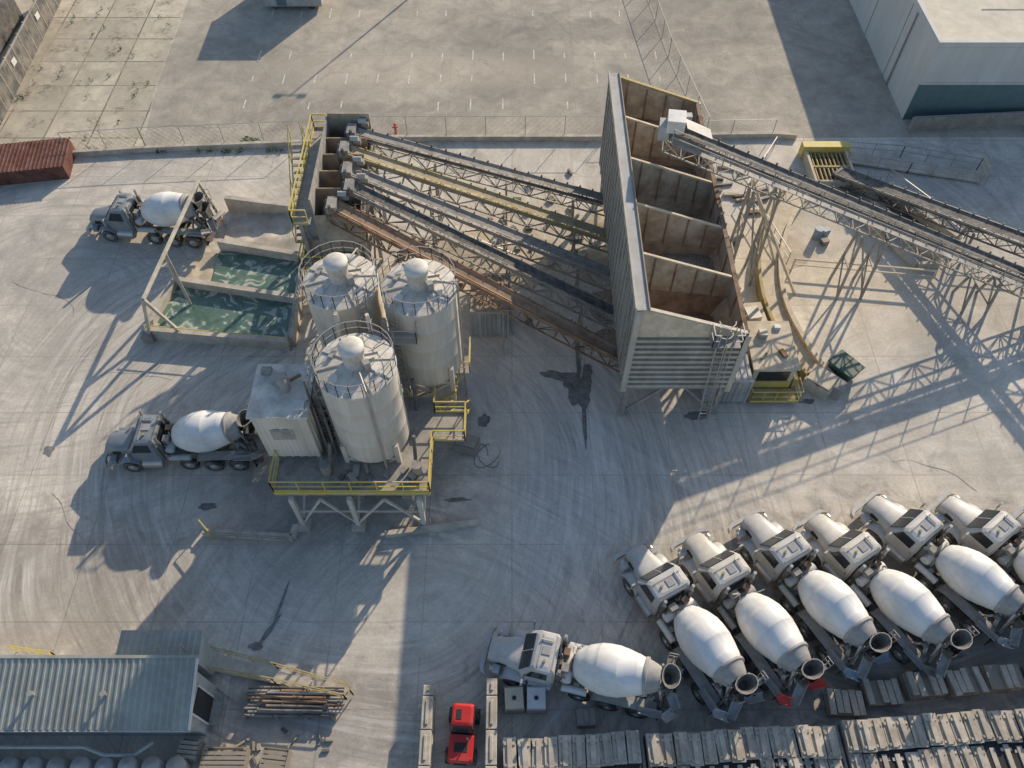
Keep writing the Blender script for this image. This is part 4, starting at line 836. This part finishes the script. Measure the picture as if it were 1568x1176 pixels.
# ------------------------------------------------------------------ bottom-left office
root = bpy.data.objects.new('site_office_building', None); scene.collection.objects.link(root)
def part(m, name, bevel=0): o = m.obj(name, bevel=bevel); o.parent = root
m = MB(); m.add([(-30, 7.3, 0), (-14.45, 7.3, 0), (-14.45, 9.5, 0), (-30, 9.5, 0), (-30, 7.3, 3.1), (-14.45, 7.3, 3.1), (-14.45, 9.5, 3.85), (-30, 9.5, 3.85)], MB.BF, 'cont'); part(m, 'walls')
m = MB(); m.corr((-30.2, 6.95, 3.15), (16, 0, 0), (0, 2.85, .86), 'roofg', .3, .035); m.beam((-30.2, 6.93, 3.08), (-14.1, 6.93, 3.08), .1, .12, 'cont'); m.beam((-14.15, 6.95, 3.12), (-14.15, 9.8, 3.98), .08, .16, 'white'); m.beam((-30.2, 9.85, 4.0), (-14.1, 9.85, 4.0), .14, .1, 'roofg')
for x in (-21.2, -18.0): m.cyl((x, 8.3, 3.4), (x, 8.3, 3.85), .07, 'galv', 10); m.cyl((x, 8.3, 3.85), (x, 8.3, 3.93), .13, 'galv', 10)
part(m, 'roof')
m = MB(); m.box(-14.44, -14.38, 7.8, 8.9, .3, 2.4, 'dark'); m.box(-14.44, -14.36, 7.7, 7.78, .3, 2.5, 'white'); m.box(-14.44, -14.36, 8.92, 9.0, .3, 2.5, 'white'); m.box(-14.45, -13.9, 7.7, 9.1, .2, .28, 'steel'); part(m, 'door')
m = MB(); m.box(-18.2, -14.7, 10.0, 11.2, 0, 2.8, 'cont'); m.corr((-18.4, 9.85, 2.85), (3.9, 0, 0), (0, 1.5, .15), 'roofg', .3, .035); m.cyl((-15.1, 10.4, 3.0), (-15.1, 10.4, 3.9), .05, 'galv', 8); part(m, 'porch')
m = MB()
x = -27
while x < -14.8:
    h = R(.9, 1.05); m.lathe((x, 5.85, 0), (x, 5.85, h + .4), [(0, .42), (h, .42), (h + .12, .34), (h + .16, .12), (h + .22, .1), (h + .22, .01)], 'cont', 20, True, False); m.lathe((x, 4.9, 0), (x, 4.9, h + .4), [(0, .42), (h, .42), (h + .12, .34), (h + .16, .12), (h + .22, .01)], 'cont', 20, True, False)
    x += R(.95, 1.15)
m.obj('storage_tanks')
m = MB(); P_ = [(-28, 6.6, 1.2), (-19.5, 6.6, 1.2), (-18.6, 6.3, 1.0), (-17.2, 6.3, 1.0), (-16.4, 6.8, 1.2)]
for a, b in zip(P_, P_[1:]): m.cyl(a, b, .09, 'cont', 8)
m.obj('pipeline')
m = MB(); m.rail([(-15.2, 11.2, .3), (-11.5, 10.3, .3), (-7.9, 9.4, .1)], 'yellowd', sp=1.5, r=.028); m.rail([(-14.6, 10.1, .3), (-11.5, 9.6, .3), (-8.0, 8.9, .1), (-7.7, 9.1, .1), (-7.9, 9.4, .1)], 'yellowd', sp=1.5, r=.028); m.rail([(-24.8, 11.2, 0), (-22.6, 10.9, 0), (-22.4, 10.4, 0)], 'yellow', sp=1, r=.028)
m.loft([[(-15, 10.25, .0), (-15, 11.1, 0), (-15, 11.1, .3), (-15, 10.25, .3)], [(-8, 9.0, 0), (-8, 9.35, 0), (-8, 9.35, .06), (-8, 9.0, .06)]], 'conc'); m.obj('access_ramp')
m = MB()
for x in (-12.7, -11.2, -9.8, -8.5): m.box(x - .08, x + .08, 8.0, 9.5, 0, .35, 'wood')
for i in range(9):
    y = 8.1 + i * .16
    x0 = -13 + R(0, .5)
    while x0 < -8.5: l = R(1.2, 2.4); m.cyl((x0, y, .45), (min(x0 + l, -8.1), y - .02, .45), .07, random.choice(['dsteel', 'dsteel', 'steel', 'rust', 'concd']), 8); x0 += l + .06
for i in range(5): m.cyl((-12.2 + R(0, .6), 8.3 + i * .2, .6), (-9.2 + R(0, .6), 8.25 + i * .2, .6), .07, random.choice(['dsteel', 'rust', 'steel']), 8)
m.obj('pipe_rack', rz=0)
for x, y, w, d, h, k in ((-13.2, 6.1, 2.0, 1.2, .8, 'wood'), (-10.9, 6.2, 1.2, .9, .6, 'wood'), (-14.9, 6.6, .9, .9, .8, 'steel')):
    m = MB()
    for i in range(int(d / .2)): m.cbox((0, -d / 2 + .1 + i * .2, h), (w, .15, .06), k)
    for sx in (-1, 1):
        for sy in (-1, 1): m.cbox((sx * w * .45, sy * d * .4, h / 2), (.1, .1, h), k)
    for j in range(3):
        for sy in (-1, 1): m.cbox((0, sy * d * .47, .2 + j * .2), (w * .98, .04, .14), k)
        for sx in (-1, 1): m.cbox((sx * w * .49, 0, .2 + j * .2), (.04, d * .9, .14), k)
    m.obj('wooden_crate', (x, y, 0), R(-.1, .1))
m = MB()
for _ in range(50): m.cbox((R(-13.8, -8.2), R(4.8, 7.6), .07), (R(.08, .45), R(.05, .18), R(.06, .15)), random.choice(['steel', 'concd', 'wood', 'dsteel']), R(0, 3))
m.obj('yard_debris')

# ------------------------------------------------------------------ left edge / top
m = MB(); m.box(-3.8, 3.8, -1.6, 1.6, 0, 1.2, 'rustpaint'); m.corr((-3.9, -1.7, 1.22), (7.8, 0, 0), (0, 3.4, 0), 'rustpaint', .3, .05)
m.obj('rusty_container', (-37.4, 47.3, 0), .16)
m = MB()
for i in range(12):
    y = 52.8 + i * 1.7; x = -41.0 - .1 * i; m.beam((x, y, 1.2), (x - .1, y + 1.62, 1.2), .08, 2.4, 'dsteel'); m.beam((x, y, 0), (x, y, 2.6), .12, .12, 'steel')
    if i in (3, 7): m.box(x + .05, x + .08, y + .5, y + 1.2, 1.4, 1.9, 'white')
m.beam((-41.0, 52.8, 2.45), (-42.1, 73, 2.45), .1, .1, 'steel'); m.obj('yard_gate_fence')
m = MB(); m.box(-54, -44.5, 50, 68, 0, 3, 'dsteel'); m.corr((-54.2, 49.8, 3.01), (9.9, 0, 0), (0, 18.4, 0), 'dsteel', .5, .06); m.obj('storage_shed')
m = MB(); m.box(-22.6, -17.4, 69.2, 75, .4, 3.9, 'cont'); m.box(-22.7, -17.3, 69.1, 75.1, 3.902, 4.0, 'roofg'); m.box(-21.5, -20.6, 69.15, 69.198, .5, 2.4, 'teal'); m.box(-19.6, -18.4, 69.15, 69.198, 1.2, 2.0, 'glass')
for x in (-21.8, -18.4): m.cyl((x, 69.5, .35), (x, 69.9, .35), .35, 'tyre', 14)
m.obj('office_trailer', bevel=.02)
m = MB(); m.cyl((0, 0, 0), (0, 0, 9), .12, 'galv', 10, .07); m.beam((-.9, 0, 8.9), (.9, 0, 8.9), .07, .07, 'galv'); m.cbox((-1.0, 0, 8.95), (.6, .35, .16), 'galv'); m.cbox((1.0, 0, 8.95), (.6, .35, .16), 'galv'); m.cyl((0, 0, 0), (0, 0, .7), .3, 'conc', 12); m.obj('street_lamp', (-8.2, 73.7, 0))
m = MB(); m.cyl((0, 0, 0), (0, 0, 1.1), .13, 'lred', 12); m.cyl((-.3, 0, .8), (.3, 0, .8), .08, 'lred', 10); m.lathe((0, 0, 1.1), (0, 0, 1.4), [(0, .17), (.12, .15), (.2, .06), (.21, .01)], 'lred', 12); m.cyl((0, -.3, .55), (0, .3, .55), .07, 'lred', 10); m.obj('fire_hydrant', (-9.2, 51.6, 0), scale=.75)

root = bpy.data.objects.new('warehouse_building', None); scene.collection.objects.link(root)
m = MB(); bx0, bx1, by0, by1, H = 31.5, 75, 53.4, 110, 6.3
m.box(bx0, bx1, by0, by1, 0, H, 'bld'); m.box(bx0 - .03, bx1, by0 - .03, by0 - .002, 0, 3.2, 'teal'); m.box(bx0, bx1, by0 - .06, by0 - .031, 3.2, 3.35, 'bld')
for i in range(7): m.box(bx0 - .02, bx0 - .003, by0 + 6 * i + 5.9, by0 + 6 * i + 6, 0, H, 'concd')
part(m, 'walls')
m = MB(); m.box(bx0 + .3, bx1, by0 + .3, by1, H - .35, H + .01, 'bldr')
m.box(bx0, bx0 + .3, by0, by1, H + .001, H + .4, 'bld'); m.box(bx0 + .3, bx1, by0, by0 + .3, H + .011, H + .4, 'bld'); m.box(bx0 + 5, bx1, by0 + 5, by0 + 5.1, H + .012, H + .05, 'conc')
for x, y in ((35, 64), (38, 66)): m.box(x, x + 1.4, y, y + 1.2, H + .012, H + .8, 'galv')
part(m, 'roof')
m = MB(); m.cyl((bx0 - .5, 64.5, 4.4), (bx0, 64.5, 4.6), .05, 'dark', 8); m.cbox((bx0 - .6, 64.5, 4.4), (.4, .3, .2), 'dark'); m.cyl((bx0 - .1, 58, .0), (bx0 - .1, 58, H), .07, 'concd', 8); part(m, 'fittings')
wallline('loading_dock_wall', [(31.5, 52.0), (44, 53.0), (60, 53.2)], .3, 1.2, 'concd')
fence('chain_link_fence', [(31.4, 51.6), (50, 52.6)], h=1.6)

# ------------------------------------------------------------------ light, sky, camera
el = math.radians(24); az = Vector((.51, .86)).normalized()
to_sun = Vector((az.x * math.cos(el), az.y * math.cos(el), math.sin(el)))
sl = bpy.data.lights.new('sun', 'SUN'); sl.energy = 5.0; sl.angle = math.radians(.55); sl.color = (1, .85, .66)
so = bpy.data.objects.new('sun', sl); scene.collection.objects.link(so); so.rotation_euler = (-to_sun).to_track_quat('-Z', 'Y').to_euler()
w = bpy.data.worlds.new('World'); scene.world = w; w.use_nodes = True; nt = w.node_tree
sk = nt.nodes.new('ShaderNodeTexSky'); sk.sky_type = 'NISHITA'; sk.sun_disc = False; sk.sun_elevation = el; sk.sun_rotation = math.atan2(az.x, az.y); sk.air_density = 1.1; sk.dust_density = 1.0; sk.ozone_density = 2.0
nt.links.new(sk.outputs[0], nt.nodes['Background'].inputs[0]); nt.nodes['Background'].inputs[1].default_value = .15
cd = bpy.data.cameras.new('camera'); cd.sensor_width = 36; cd.lens = 27.55; cd.clip_end = 3000
co = bpy.data.objects.new('camera', cd); scene.collection.objects.link(co); co.location = (0, 0, 40); co.rotation_euler = (math.radians(34.5), 0, 0); scene.camera = co
scene.view_settings.view_transform = 'Standard'; scene.view_settings.look = 'None'; scene.view_settings.exposure = 0
